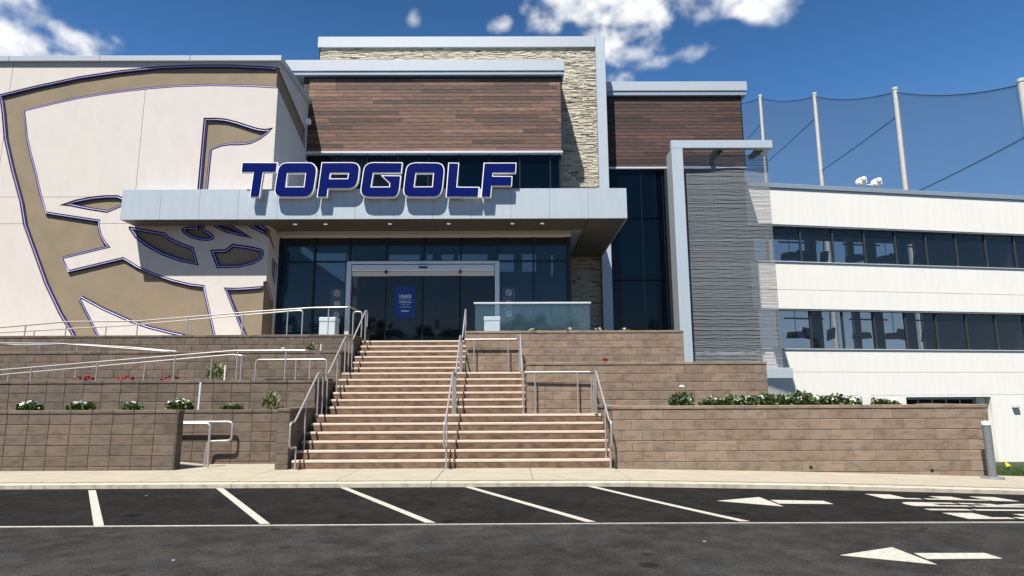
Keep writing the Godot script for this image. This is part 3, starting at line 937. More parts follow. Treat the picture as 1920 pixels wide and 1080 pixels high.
func main_building() -> void:
	var b := thing("entertainment_building", "cream, wood and stone clad entrance building with a pale blue canopy over glass doors", "building")
	var US := CSGShape3D.OPERATION_UNION
	var SU := CSGShape3D.OPERATION_SUBTRACTION
	# stucco wall with the emblem cut into it
	var c := CSGCombiner3D.new()
	c.name = "emblem_wall"
	b.add_child(c)
	csg_box(-26.0, -7.76, 2.0, 12.62, 20.2, 20.75, mats.stucco, US, c)
	csg_box(-8.25, -7.76, 2.0, 12.62, 20.6, 23.42, mats.stucco, US, c)
	csg_box(-16.765, -16.753, 2.0, 12.7, 20.1, 20.208, mats.gap, SU, c)
	csg_box(-12.215, -12.203, 7.0, 12.7, 20.1, 20.208, mats.gap, SU, c)
	csg_box(-26.5, -9.0, 7.855, 7.867, 20.1, 20.208, mats.gap, SU, c)
	csg_box(-26.5, -9.0, 6.955, 6.967, 20.1, 20.208, mats.gap, SU, c)
	var cut := CSGCombiner3D.new()
	cut.operation = SU
	c.add_child(cut)
	csg_poly(vec2s(SHIELD), 20.1, 20.285, mats.tan, US, cut)
	csg_poly(vec2s(FIELD), 20.0, 20.5, mats.stucco, SU, cut)
	csg_poly(vec2s(WEDGE), 20.0, 20.5, mats.stucco, SU, cut)
	for s in [LEAF_A, LEAF_B, LEAF_D, LEAF_E, LEAF_F, CUP, FLAG]:
		csg_poly(vec2s(s), 20.1, 20.285, mats.tan, US, cut)
	# the band runs on round the corner
	for q in [[[20.1, 12.40], [23.22, 11.46], [23.22, 10.71], [20.1, 11.69]], [[20.1, 6.55], [20.2, 6.72], [20.71, 6.26], [20.83, 6.10]], [[20.57, 5.91], [21.1, 5.77], [20.95, 5.03], [20.61, 5.36]], [[20.1, 5.05], [20.35, 5.02], [20.93, 4.52], [20.93, 1.9], [20.1, 1.9]]]:
		var side := CSGPolygon3D.new()
		side.polygon = vec2s(q)
		side.depth = 0.2
		side.material = mats.tan
		side.rotation.y = PI / 2
		side.position = Vector3(-7.65, 0, 0)
		side.operation = US
		cut.add_child(side)
		var pts := []
		var rim: PackedVector2Array = Geometry2D.offset_polygon(vec2s(q), -0.05)[0]
		var open := -1
		for i in rim.size():
			if rim[i].x <= 20.27 or rim[i].y <= 2.6: open = i
		for i in rim.size() + (1 if open < 0 else 0):
			var e := rim[(maxi(open, 0) + i) % rim.size()]
			if e.x > 20.27 and e.y > 2.6: pts.append(P(-7.795, e.y, e.x))
		if pts.size() > 1: obj("neon_tube", tube_mesh(pts, 0.014, 6), mats.neon, b)
	neon(SHIELD, -0.05, b)
	neon(FIELD, 0.05, b)
	neon(WEDGE, 0.05, b)
	for s in [LEAF_A, LEAF_B, LEAF_D, LEAF_E, LEAF_F]: neon(s, -0.06, b)
	var fc := vec2s(CUP)
	var ff := vec2s(FLAG)
	if Geometry2D.is_polygon_clockwise(fc): fc.reverse()
	if Geometry2D.is_polygon_clockwise(ff): ff.reverse()
	for m in Geometry2D.merge_polygons(fc, ff):
		var both := []
		for v in m: both.append([v.x, v.y])
		neon(both, -0.06, b)
	# metal coping along the top of that wall, in lengths
	var x := -26.0
	while x < -7.7:
		var x1 := minf(x + 3.05, -7.66)
		if x1 > -8.3: x1 = -7.66
		bpart("coping", x + 0.003, x1 - 0.003, 12.60, 12.80, 20.10, 20.80, mats.coping, b, 0.012)
		x = x1
	bpart("coping", -8.30, -7.66, 12.60, 12.80, 20.806, 23.5, mats.coping, b, 0.012)
	bpart("wall_lamp", -7.75, -7.55, 11.66, 11.85, 23.0, 23.2, mats.white, b, 0.02)
	# timber clad upper storey over the lobby
	bpart("backing", -8.0, 2.06, 10.62, 13.8, 23.43, 25.0, mats.black, b)
	planks(b, -7.76, 2.06, 10.66, 13.66, 23.4, 20, 5)
	bpart("corner_trim", 2.062, 2.10, 10.64, 13.76, 23.385, 25.08, mats.mullion, b)
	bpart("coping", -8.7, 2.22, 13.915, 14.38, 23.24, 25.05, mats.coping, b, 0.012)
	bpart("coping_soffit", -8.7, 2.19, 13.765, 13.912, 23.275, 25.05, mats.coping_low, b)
	bpart("sill_trim", -7.76, 2.10, 10.575, 10.655, 23.33, 23.6, mats.alu, b)
	# strip of windows under the timber
	var g := Node3D.new()
	g.name = "upper_glazing"
	b.add_child(g)
	bpart("window_back", -7.76, 2.0, 7.0, 10.57, 23.62, 24.9, mats.black, g)
	x = -7.76
	while x < 1.9:
		var x1 := minf(x + 1.172, 1.98)
		pane(x + 0.02, x1 - 0.02, 7.0, 10.5, 23.53, mats.glass_high, g)
		bpart("mullion", x1 - 0.022, x1 + 0.022, 7.0, 10.57, 23.47, 23.58, mats.mullion, g)
		x = x1
	# stone tower with its metal blade
	bpart("tower_core", -8.0, 1.88, 10.7, 16.4, 25.16, 29.0, mats.gap, b)
	bpart("tower_core", 2.06, 4.05, 1.8, 16.4, 25.16, 29.0, mats.gap, b)
	bpart("tower_core", 1.88, 2.06, 7.8, 16.4, 25.16, 29.0, mats.gap, b)
	ledger(b)
	bpart("blade", 3.705, 4.10, 1.8, 16.383, 24.93, 27.5, mats.fascia, b, 0.01)
	bpart("coping", -8.05, 3.70, 15.965, 16.455, 25.05, 28.9, mats.coping, b, 0.012)
	# lobby glazing under the canopy
	g = Node3D.new()
	g.name = "entrance_glazing"
	b.add_child(g)
	var ml := [-7.74, -6.55, -5.36, -4.12, -2.87, -1.62, -0.37, 0.84, 1.98]
	for i in ml.size() - 1:
		var low := i < 2 or i > 5
		for row in ([[2.98, 5.86], [5.90, 6.44], [6.48, 6.70]] if low else [[5.90, 6.44], [6.48, 6.70]]):
			pane(ml[i] + 0.03, ml[i + 1] - 0.03, row[0], row[1], 21.23, mats.glass_lobby if row[0] < 6.45 else mats.black, g)
		for y in [5.88, 6.46]:
			bpart("transom", ml[i] + 0.028, ml[i + 1] - 0.028, y - 0.025, y + 0.025, 21.16, 21.27, mats.mullion, g)
	for i in ml.size():
		if i >= 3 and i <= 5: bpart("mullion", ml[i] - 0.028, ml[i] + 0.028, 5.9, 6.70, 21.15, 21.28, mats.mullion, g)
		else: bpart("mullion", ml[i] - 0.028, ml[i] + 0.028, 2.97, 6.70, 21.15, 21.28, mats.mullion, g)
	for e in [[-7.71, -5.39], [-0.34, 2.0]]:
		bpart("bottom_rail", e[0], e[1], 2.97, 3.05, 21.17, 21.27, mats.mullion, g)
		bpart("guard_rail", e[0], e[1], 3.86, 3.885, 21.245, 21.27, mats.mullion, g)
	bpart("corner_mullion", 1.98, 2.10, 2.97, 6.70, 21.12, 25.1, mats.mullion, b)
	bpart("header", -7.75, 2.10, 6.705, 6.855, 20.85, 21.4, mats.header, b, 0.004)
	# sliding doors in a bright metal frame
	g = Node3D.new()
	g.name = "sliding_door"
	b.add_child(g)
	bpart("frame", -5.42, -5.27, 2.97, 5.86, 21.03, 21.30, mats.alu, g, 0.008)
	bpart("frame", -0.46, -0.31, 2.97, 5.86, 21.03, 21.30, mats.alu, g, 0.008)
	bpart("frame", -5.268, -0.462, 5.77, 5.86, 21.03, 21.30, mats.alu, g, 0.008)
	bpart("header_box", -5.262, -0.468, 5.53, 5.745, 21.04, 21.28, mats.alu, g, 0.02)
	bpart("door_rail", -5.262, -4.10, 5.37, 5.515, 21.10, 21.26, mats.off_white, g, 0.006)
	bpart("door_rail", -4.09, -1.63, 5.37, 5.515, 21.06, 21.2, mats.off_white, g, 0.006)
	bpart("door_rail", -1.62, -0.468, 5.37, 5.515, 21.10, 21.26, mats.off_white, g, 0.006)
	bpart("sensor", -3.0, -2.72, 5.61, 5.67, 20.99, 21.05, mats.black, g, 0.01)
	for e in [-4.10, -1.62]:
		bpart("sensor", e - 0.04, e + 0.04, 5.44, 5.53, 21.0, 21.07, mats.black, g, 0.01)
	var de := [-5.26, -4.10, -2.865, -1.625, -0.47]
	for i in 4:
		var dd := 21.12 if i == 1 or i == 2 else 21.18
		bpart("door_leaf", de[i] + 0.03, de[i + 1] - 0.03, 3.06, 5.365, dd, dd + 0.012, mats.glass_door, g, 0.0)
		bpart("stile", de[i] + 0.004, de[i] + 0.028, 2.98, 5.365, dd - 0.02, dd + 0.03, mats.mullion, g)
		bpart("stile", de[i + 1] - 0.028, de[i + 1] - 0.004, 2.98, 5.365, dd - 0.02, dd + 0.03, mats.mullion, g)
		bpart("bottom_rail", de[i] + 0.03, de[i + 1] - 0.03, 2.98, 3.058, dd - 0.02, dd + 0.03, mats.mullion, g)
	# the room behind the doors
	bpart("lobby_floor", -7.7, 2.0, 2.7, 2.972, 21.32, 30.0, mats.interior, b)
	bpart("lobby_ceiling", -7.7, 2.0, 9.4, 9.6, 24.95, 30.0, mats.interior, b)
	for q in [[-7.7, -4.3, 2.98, 7.15], [-1.9, 2.0, 2.98, 7.15], [-4.3, -1.9, 4.9, 7.15], [-7.7, -5.7, 7.15, 8.05], [-4.2, -3.9, 7.15, 8.05], [-2.6, -2.4, 7.15, 8.05], [-1.0, -0.5, 7.15, 8.05], [1.3, 2.0, 7.15, 8.05], [-7.7, 2.0, 8.05, 9.4]]:
		bpart("lobby_wall", q[0] + 0.001, q[1] - 0.001, q[2] + 0.001, q[3] - 0.001, 29.6, 29.9, mats.interior, b)
	bpart("lobby_wall", -7.75, -7.72, 2.98, 6.68, 21.4, 29.9, mats.interior, b)
	bpart("lobby_wall", 1.94, 1.97, 2.98, 6.68, 21.4, 29.9, mats.interior, b)
	bpart("lobby_beam", -7.7, 1.9, 5.6, 5.9, 26.5, 26.9, mats.dark_thing, b)
	for q in [-6.3, -3.1, 0.4]:
		bpart("lobby_column", q - 0.18, q + 0.18, 2.98, 9.4, 27.0, 27.36, mats.pedestal, b)
	bpart("lobby_far_wall", -6.0, -0.5, 2.98, 5.2, 31.5, 31.7, mats.bright_room, b)
	bpart("lobby_beam", -4.3, -1.9, 4.30, 4.45, 29.62, 29.75, mats.dark_thing, b)
	bpart("reception_desk", -4.2, -2.3, 2.98, 3.95, 25.5, 26.0, mats.pedestal, b, 0.01)
	# canopy: a flat box faced with metal panels, dark boards and downlights below
	bpart("canopy_box", -12.09, -7.80, 6.90, 7.80, 19.46, 20.19, mats.coping_low, b)
	bpart("canopy_box", -7.72, 3.70, 6.90, 7.80, 19.46, 23.38, mats.coping_low, b)
	bpart("canopy_box", 2.12, 3.70, 6.90, 7.80, 23.38, 25.06, mats.coping_low, b)
	x = -12.13
	var k := 0
	while x < 3.7:
		var x1 := x + 1.22
		bpart("fascia_panel", x + 0.0025, x1 - 0.0025, 6.86, 7.84, 19.40, 19.45, mats.fascia, b, 0.004)
		var back := 20.17 if x1 < -7.7 else (25.06 if x > 2.1 else 20.84)
		bpart("soffit_panel", x + 0.003, x1 - 0.003, 6.864, 6.89, 19.452, back, mats.soffit, b, 0.0)
		x = x1
		k += 1
		if k == 13: break
	bpart("fascia_panel", -12.13, -12.095, 6.86, 7.84, 19.455, 20.19, mats.fascia, b, 0.004)
	bpart("fascia_panel", 3.705, 3.74, 6.86, 7.84, 19.455, 25.06, mats.fascia, b, 0.004)
	for e in [-6.87, -5.89, -3.82, -1.93, 0.13, 1.09]:
		var st := mb()
		lathe(st, [Vector2(0.001, 0.004), Vector2(0.045, 0.004), Vector2(0.05, 0.0), Vector2(0.062, 0.0), Vector2(0.064, 0.012)], P(e, 6.853, 20.0), 14)
		obj("downlight", st.commit(), mats.lens, b)
	# right-hand volume: timber above, glass below
	bpart("backing", 4.14, 10.10, 10.95, 14.3, 26.03, 29.0, mats.black, b)
	planks(b, 4.16, 10.08, 10.98, 14.12, 26.0, 20, 9, "dark_wood")
	bpart("corner_trim", 10.08, 10.12, 10.96, 14.25, 25.98, 28.0, mats.mullion, b)
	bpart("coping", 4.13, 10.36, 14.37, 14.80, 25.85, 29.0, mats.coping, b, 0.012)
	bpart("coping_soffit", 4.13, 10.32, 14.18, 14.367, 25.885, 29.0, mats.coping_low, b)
	bpart("sill_trim", 4.13, 10.14, 10.88, 10.96, 25.94, 26.2, mats.alu, b)
	g = Node3D.new()
	g.name = "right_glazing"
	b.add_child(g)
	bpart("window_back", 4.14, 10.08, 1.9, 10.87, 26.2, 28.2, mats.black, g)
	var gm := [4.14, 5.63, 6.55, 7.6, 8.8, 10.06]
	for i in gm.size() - 1:
		for row in [[1.95, 4.0], [4.05, 6.06], [6.11, 8.7], [8.75, 10.85]]:
			pane(gm[i] + 0.012, gm[i + 1] - 0.012, row[0], row[1], 26.09, mats.glass_high, g)
		bpart("mullion", gm[i + 1] - 0.012, gm[i + 1] + 0.012, 1.9, 10.87, 26.06, 26.12, mats.mullion, g)
	bpart("column", 6.62, 6.98, 1.95, 10.87, 25.95, 26.055, mats.black, g)

func planks(parent: Node3D, x0: float, x1: float, y0: float, y1: float, d: float, rows: int, seed_: int, kind := "wood") -> void:
	var h := (y1 - y0) / rows
	var q := RandomNumberGenerator.new()
	q.seed = seed_
	for r in rows:
		var x := x0 - q.randf() * 2.4
		while x < x1:
			var l := q.randf_range(1.5, 3.6)
			var a := maxf(x, x0)
			var e := minf(x + l, x1)
			x += l
			if e - a < 0.05: continue
			var pick: int = [0, 1, 2, 2, 3, 3, 3, 4, 4, 5][q.randi() % 10]
			bpart("plank", a + 0.002, e - 0.002, y0 + r * h + 0.006, y0 + (r + 1) * h - 0.006, d + q.randf_range(-0.003, 0.003), d + 0.028, mats["%s_%d" % [kind, pick]], parent, 0.004)

# split stone cladding: thousands of thin ledger stones, one part
func ledger(parent: Node3D) -> void:
	var q := RandomNumberGenerator.new()
	q.seed = 8
	var st := mb()
	for zone in [[2.06, 3.70, 2.9, 6.9], [1.9, 3.70, 7.8, 15.97], [-7.95, 1.9, 13.7, 15.97]]:
		var y: float = zone[2]
		while y < zone[3]:
			var h := q.randf_range(0.028, 0.062)
			var x: float = zone[0] - q.randf() * 0.3
			while x < zone[1]:
				var l := q.randf_range(0.10, 0.45)
				var a := maxf(x, zone[0])
				var e := minf(x + l, zone[1])
				x += l
				if e - a < 0.02: continue
				var f := q.randf_range(0.66, 1.08)
				var warm := q.randf()
				var col := Color(0.93, 0.84, 0.635).lerp(Color(0.86, 0.81, 0.69), warm) * f
				if q.randf() < 0.07: col = Color(0.36, 0.30, 0.21) * f
				st.set_color(col)
				var out := q.randf_range(0.0, 0.022)
				var hh := minf(h, zone[3] - y)
				var p := P(a + 0.003, y + 0.003, 25.16)
				var r := P(e - 0.003, y + hh - 0.003, 25.145 - out)
				var t1 := q.randf_range(-0.012, 0.012)
				var t2 := q.randf_range(-0.012, 0.012)
				var A := Vector3(p.x, p.y, r.z + t1)
				var B := Vector3(r.x, p.y, r.z + t2)
				var C := Vector3(r.x, r.y, r.z + t2 - 0.005)
				var D := Vector3(p.x, r.y, r.z + t1 - 0.005)
				quad(st, A, B, C, D)
				var z := Vector3(0, 0, -1)
				quad(st, D, C, C + z * (C.z - p.z), D + z * (D.z - p.z))
				quad(st, A + z * (A.z - p.z), B + z * (B.z - p.z), B, A)
				quad(st, B, B + z * (B.z - p.z), C + z * (C.z - p.z), C)
				quad(st, A + z * (A.z - p.z), A, D, D + z * (D.z - p.z))
			y += h
	stuff(obj("stone_cladding", st.commit(), mats.ledger, parent))

# ---------------------------------------------------------------- sign over the canopy
func canopy_sign() -> void:
	var t := thing("sign", "big blue capital letters with white edges standing on the canopy front, reading TOPGOLF", "sign")
	for l in LETTERS:
		var body := Node3D.new()
		body.name = "letter"
		t.add_child(body, true)
		for pass_ in 2:
			var c := CSGCombiner3D.new()
			c.name = "white_edge" if pass_ == 0 else "blue_face"
			body.add_child(c)
			var d0 := 19.15 if pass_ == 0 else 19.135
			var d1 := 19.27 if pass_ == 0 else 19.16
			var m: Material = mats.white if pass_ == 0 else mats.sign_blue
			var outline := vec2s(l[1])
			var cw := Geometry2D.is_polygon_clockwise(outline)
			if cw: outline.reverse()
			if pass_ == 1: outline = Geometry2D.offset_polygon(outline, -0.029, Geometry2D.JOIN_MITER)[0]
			csg_poly(outline, d0, d1, m, CSGShape3D.OPERATION_UNION, c)
			if l[2].size() > 0:
				var hole := vec2s(l[2])
				if Geometry2D.is_polygon_clockwise(hole): hole.reverse()
				if pass_ == 1: hole = Geometry2D.offset_polygon(hole, 0.029, Geometry2D.JOIN_MITER)[0]
				csg_poly(hole, d0 - 0.1, d1 + 0.1, m, CSGShape3D.OPERATION_SUBTRACTION, c)
		var low := 99.0
		for v in vec2s(l[1]): low = minf(low, v.y)
		var x_min := 99.0
		var x_max := -99.0
		for v in vec2s(l[1]):
			if v.y < low + 0.05:
				x_min = minf(x_min, v.x)
				x_max = maxf(x_max, v.x)
		var st := mb()
		for fx in [0.3, 0.7]:
			tube(st, [P(lerpf(x_min, x_max, fx), low + 0.12, 19.26), P(lerpf(x_min, x_max, fx), low + 0.12, 19.41)], 0.022)
		obj("stand_off", st.commit(), mats.alu, body)

# ---------------------------------------------------------------- metal mesh screen in its frame
func screen() -> void:
	var t := thing("mesh_screen", "tall metal mesh curtain in a pale blue metal frame right of the entrance", "screen")
	bpart("frame_column", 6.53, 6.98, 0.5, 11.13, 24.3, 25.15, mats.fascia, t, 0.01)
	bpart("frame_beam", 6.53, 10.60, 11.135, 11.465, 24.3, 24.55, mats.fascia, t, 0.01)
	bpart("frame_beam", 6.53, 10.72, 1.995, 2.385, 24.3, 25.15, mats.fascia, t, 0.01)
	bpart("frame_beam", 10.34, 10.60, 11.14, 11.46, 24.552, 25.2, mats.fascia, t, 0.01)
	bpart("outrigger", 8.55, 8.72, 11.16, 11.44, 24.552, 25.98, mats.dark_thing, t)
	bpart("outrigger", 10.10, 10.33, 11.16, 11.30, 24.552, 25.6, mats.dark_thing, t)
	bpart("tie_bar", 6.99, 10.0, 2.93, 3.05, 25.0, 25.06, mats.coping, t)
	var q := RandomNumberGenerator.new()
	q.seed = 15
	var st := mb()
	var rows := 160
	for i in rows:
		var y := 2.40 + (11.0 - 2.40) * (i + 0.5) / rows
		var lift := q.randf_range(-0.009, 0.009)
		var ph := q.randf() * TAU
		var hh := 0.0140 + q.randf_range(-0.0025, 0.003)
		var n := 24
		for j in n:
			var e := []
			for xx in [6.99 + (10.53 - 6.99) * j / n, 6.99 + (10.53 - 6.99) * (j + 1) / n]:
				e.append(Vector3(xx, y + lift + 0.005 * sin(xx * 6.0 + ph), -24.72 + 0.03 * sin(xx * 1.9 + y * 0.3)))
			var up := Vector3(0, hh, 0)
			quad(st, e[0] - up, e[1] - up, e[1] + up, e[0] + up)
	for j in 46:
		var x := 6.995 + (10.53 - 6.995) * j / 45.0
		box(st, Vector3(x - 0.004, 2.39, -24.745), Vector3(x + 0.004, 11.08, -24.738))
	stuff(obj("wire_mesh", st.commit(), mats.mesh_wire, t))

# ---------------------------------------------------------------- wing with the open hitting bays
# glass is never set quite flat: each pane leans a hair, so that reflections break from pane to pane
func pane(x0: float, x1: float, y0: float, y1: float, d: float, m: Material, parent: Node3D) -> void:
	var o := obj("pane", box_mesh(Vector3(-(x1 - x0) / 2, -(y1 - y0) / 2, -0.008), Vector3((x1 - x0) / 2, (y1 - y0) / 2, 0.008)), m, parent)
	o.position = P((x0 + x1) / 2, (y0 + y1) / 2, d)
	o.rotation = Vector3(rng.randf_range(-0.006, 0.006), rng.randf_range(-0.006, 0.006), 0)

func wbox(called: String, x0: float, x1: float, y0: float, y1: float, z0: float, z1: float, m: Material, parent: Node3D, ch := 0.006) -> MeshInstance3D:
	return obj(called, box_mesh(Vector3(x0, y0, z0), Vector3(x1, y1, z1), ch), m, parent)

func wing() -> void:
	var w := thing("hitting_bay_wing", "long cream wing with two bands of dark windows right of the mesh screen", "building", P(12.5, 0, 29.0))
	w.rotation.y = deg_to_rad(8.8)
	var L := -4.2
	var R := 34.0
	var c: Material = mats.wing_stucco
	# bands of wall
	wbox("wall_band", L, R, 9.255, 11.02, -0.35, 0.0, c, w)
	wbox("wall_band", L, R, 6.16, 7.44, -0.35, 0.0, c, w)
	wbox("wall_band", L, R, 5.27, 6.145, -0.35, 0.0, c, w)
	wbox("wall_band", L, R, 2.385, 3.39, -0.35, 0.0, c, w)
	wbox("wall_band", L, R, 1.335, 2.37, -0.35, 0.0, c, w)
	wbox("wall_band", L, 5.9, -2.6, 1.32, -0.35, 0.0, c, w)
	wbox("wall_band", 10.4, R, -2.6, 1.32, -0.35, 0.0, c, w)
	wbox("lintel", 5.9, 10.4, 1.235, 1.33, -0.34, -0.003, c, w)
	wbox("joint_back", L, R, 1.3, 3.3, -0.32, -0.012, mats.gap, w, 0.0)
	wbox("joint_back", L, R, 5.4, 7.3, -0.32, -0.012, mats.gap, w, 0.0)
	wbox("coping", L, R, 11.03, 11.25, -0.45, 0.06, mats.coping_low, w, 0.012)
	for y in [7.44, 3.39]:
		wbox("sill", L, R, y + 0.004, y + 0.055, -0.3, 0.045, mats.coping, w, 0.01)
	for y in [9.25, 5.265]:
		wbox("window_head", L, R, y - 0.065, y - 0.003, -0.3, -0.02, mats.galv, w)
	# panes and mullions
	for f in [[7.50, 9.185, 1.31, 1.67], [3.45, 5.20, 1.49, 1.64]]:
		var x: float = f[2] - f[3] * 3
		while x < R:
			wbox("pane", x + 0.03, minf(x + f[3], R) - 0.03, f[0], f[1], -0.2, -0.188, mats.glass_wing, w, 0.0)
			wbox("mullion", x - 0.028, x + 0.028, f[0], f[1], -0.26, -0.12, mats.dark_frame, w)
			x += f[3]
	# floors, back beams and rooms
	for y in [[-2.6, -1.1], [2.55, 2.97], [6.6, 7.0], [10.5, 11.0]]:
		wbox("floor_slab", L, R, y[0], y[1], -6.3, -0.36, mats.interior, w)
	for y in [6.3, 10.2]:
		wbox("back_beam", L, 13.6, y, y + 0.28, -6.3, -6.1, mats.dark_thing, w)
	wbox("partition", 12.8, 13.0, -1.0, 10.5, -6.3, -0.4, mats.interior, w)
	wbox("back_wall", 13.0, R, -1.0, 10.5, -6.3, -6.1, mats.interior, w)
	wbox("back_wall", L, R, -1.0, 2.5, -6.3, -6.1, mats.interior, w)
	wbox("end_wall", L - 0.3, L, -2.6, 11.0, -7.4, 0.0, c, w)
	for y in [2.97, 7.0]:
		for x in [-3.0, 0.4, 3.9, 7.4, 9.3, 12.6]:
			wbox("bay_column", x - 0.2, x + 0.2, y, y + 3.5, -3.4, -3.0, mats.dark_thing, w)
		wbox("counter", L, 13.5, y, y + 0.62, -2.2, -1.7, mats.dark_thing, w)
		wbox("rear_post", 7.95, 8.3, y, y + 3.5, -5.9, -5.65, mats.pole, w)
		wbox("rear_post", 12.35, 12.65, y, y + 3.5, -5.9, -5.65, mats.pole, w)
		wbox("duct", L, 13.5, y + 3.2, y + 3.48, -5.0, -4.4, mats.dark_thing, w)
		for x in [2.2, 5.9, 9.6]:
			wbox("ceiling_rail", x, x + 2.2, y + 2.25, y + 2.32, -3.4, -3.3, mats.dark_thing, w)
	# wide glazed opening at the foot of the wing
	for i in 6:
		var x := 5.98 + i * 0.74
		if i < 5:
			wbox("door_pane", x + 0.035, x + 0.705, -1.05, 1.12, -0.3, -0.29, mats.glass_high, w, 0.0)
		wbox("door_frame", x - 0.03, x + 0.03, -1.1, 1.2, -0.33, -0.24, mats.galv, w)
	wbox("door_frame", 5.95, 9.71, 1.13, 1.21, -0.33, -0.24, mats.galv, w)
	wbox("door_recess", 5.9, 10.4, -1.1, 1.23, -1.6, -1.4, mats.black, w)
	wbox("jamb_trim", 9.78, 9.90, -1.6, 1.22, -0.32, -0.2, mats.off_white, w)
	wbox("jamb", 9.92, 10.38, -1.6, 1.22, -0.34, -0.3, mats.wing_stucco, w)
	wbox("wall_lamp", 11.45, 11.80, 0.72, 0.90, 0.0, 0.16, mats.off_white, w, 0.02)
	# hanging lamps and screens inside
	var xf := w.transform
	var names := ["lower floor, left of the first dark column", "lower floor, between two dark columns", "lower floor, right of the middle column", "upper floor, left of the first dark column", "upper floor, between two dark columns", "upper floor, right of the middle column"]
	var k := 0
	for y in [2.97, 7.0]:
		for x in [2.3, 5.95, 7.8]:
			var st := mb()
			lathe(st, [Vector2(0.001, 0.30), Vector2(0.40, 0.28), Vector2(0.46, 0.02), Vector2(0.44, 0.0), Vector2(0.001, 0.03)], Vector3.ZERO, 18)
			var lamp := thing("pendant_lamp", "dark drum lamp hanging inside the wing window, " + names[k], "pendant lamp", xf * Vector3(x, y + 1.22, -2.6), "dark drum lamps in the hitting bays")
			obj("shade", st.commit(), mats.dark_thing, lamp)
			obj("stem", tube_mesh([Vector3(0, 0.28, 0), Vector3(0, 2.3, 0)], 0.018, 6), mats.dark_thing, lamp)
			k += 1
	k = 0
	var sn := ["lower floor beside the first column", "lower floor beside the last column", "upper floor beside the first column", "upper floor beside the last column"]
	for y in [2.97, 7.0]:
		for x in [4.1, 9.5]:
			for s in [-1, 1]:
				var st := mb()
				box(st, Vector3(-0.45, -0.28, -0.04), Vector3(0.45, 0.28, 0.04), 0.01)
				var tv := thing("tilted_screen", "dark tilted screen inside the wing windows, %s, %s" % [sn[k], "facing left" if s < 0 else "facing right"], "screen", xf * Vector3(x + s * 0.55 - 0.2, y + 1.45, -2.9), "tilted screens in the hitting bays")
				tv.rotation = Vector3(0.2, w.rotation.y + s * 0.6, s * 0.22)
				obj("panel", st.commit(), mats.dark_thing, tv)
				obj("bracket", tube_mesh([Vector3(0, 0.2, -0.03), Vector3(-s * 0.1, 1.9, -0.1)], 0.03, 6), mats.dark_thing, tv)
			k += 1
	# floodlights on the roof edge
	var fl := thing("floodlight", "pair of white round floodlights on the roof edge of the wing", "floodlight", xf * Vector3(6.1, 11.25, -0.9))
	fl.rotation.y = w.rotation.y
	var post := mb()
	tube(post, [Vector3(0.1, 0, 0), Vector3(0.1, 0.5, 0)], 0.045)
	tube(post, [Vector3(-0.75, 0.5, 0), Vector3(0.2, 0.5, 0)], 0.035)
	obj("stand", post.commit(), mats.off_white, fl)
	for e in [[-0.72, 0.62], [0.12, 0.6]]:
		var st := mb()
		lathe(st, [Vector2(0.001, 0.17), Vector2(0.13, 0.15), Vector2(0.22, 0.07), Vector2(0.27, -0.06), Vector2(0.275, -0.1), Vector2(0.25, -0.1), Vector2(0.001, -0.06)], Vector3.ZERO, 18)
		box(st, Vector3(-0.1, 0.12, -0.1), Vector3(0.1, 0.30, 0.1), 0.02)
		var head := obj("lamp_head", st.commit(), mats.white, fl)
		head.position = Vector3(e[0], e[1], 0.1)
		head.rotation = Vector3(1.15, 0.3, 0.5)

# ---------------------------------------------------------------- range netting far behind
func net() -> void:
	var poles := [[36.5, 21.0], [53.3, 29.2], [70.9, 37.3], [89.7, 46.0], [109.1, 55.3], [129.0, 64.0]]
	var low := [17.0, 23.9, 33.8, 42.2, 50.0]
	var names := ["nearest, beside the right edge of the picture", "nearest fully visible, right of the floodlights", "second from the metal screen, left of the floodlights", "slim pole just right of the wood clad block", "farthest, behind the wood clad block"]
	for i in poles.size():
		if i == 0: continue
		var p: Array = poles[i]
		var st := mb()
		lathe(st, [Vector2(0.36, -2.6), Vector2(0.29, p[1] - 0.3), Vector2(0.33, p[1] - 0.3), Vector2(0.33, p[1]), Vector2(0.001, p[1])], P(46.0, 0, p[0]), 14)
		tag(obj("net_pole", st.commit(), mats.pole), "tall pale net pole behind the wing, " + names[i - 1], "pole", "poles of the range netting")
	var spans := ["rightmost span of dark netting, right of the thick pole", "wide span of dark netting above the floodlights", "middle span of dark netting above the wing roof", "narrow span of dark netting beside the wood clad block", "span of dark netting partly behind the wood clad block"]
	for i in poles.size() - 1:
		var a: Array = poles[i]
		var b: Array = poles[i + 1]
		var t := thing("netting", spans[i], "net", Vector3.ZERO, "spans of the range netting")
		var st := mb()
		var top := []
		var bottom := []
		for k in 17:
			var u := k / 16.0
			var d: float = lerpf(a[0], b[0], u)
			var yt: float = lerpf(a[1], b[1], u) - 0.5 - 2.9 * u * (1.0 - u)
			top.append(P(46.0, yt, d))
			bottom.append(P(46.0, low[i] - 0.5 * u * (1.0 - u), d))
		for k in 16:
			var u := k / 16.0
			var x := Vector3(0.15 * sin(u * 9.0), 0, 0)
			quad(st, bottom[k], bottom[k + 1], top[k + 1], top[k])
			quad(st, P(46.0, -2.0, lerpf(a[0], b[0], u)), P(46.0, -2.0, lerpf(a[0], b[0], u + 1 / 16.0)), bottom[k + 1], bottom[k])
		obj("net", st.commit(), mats.netting, t)
		obj("top_cable", tube_mesh(top, 0.055, 6), mats.cable, t)
		obj("lower_cable", tube_mesh(bottom, 0.05, 6), mats.cable, t)

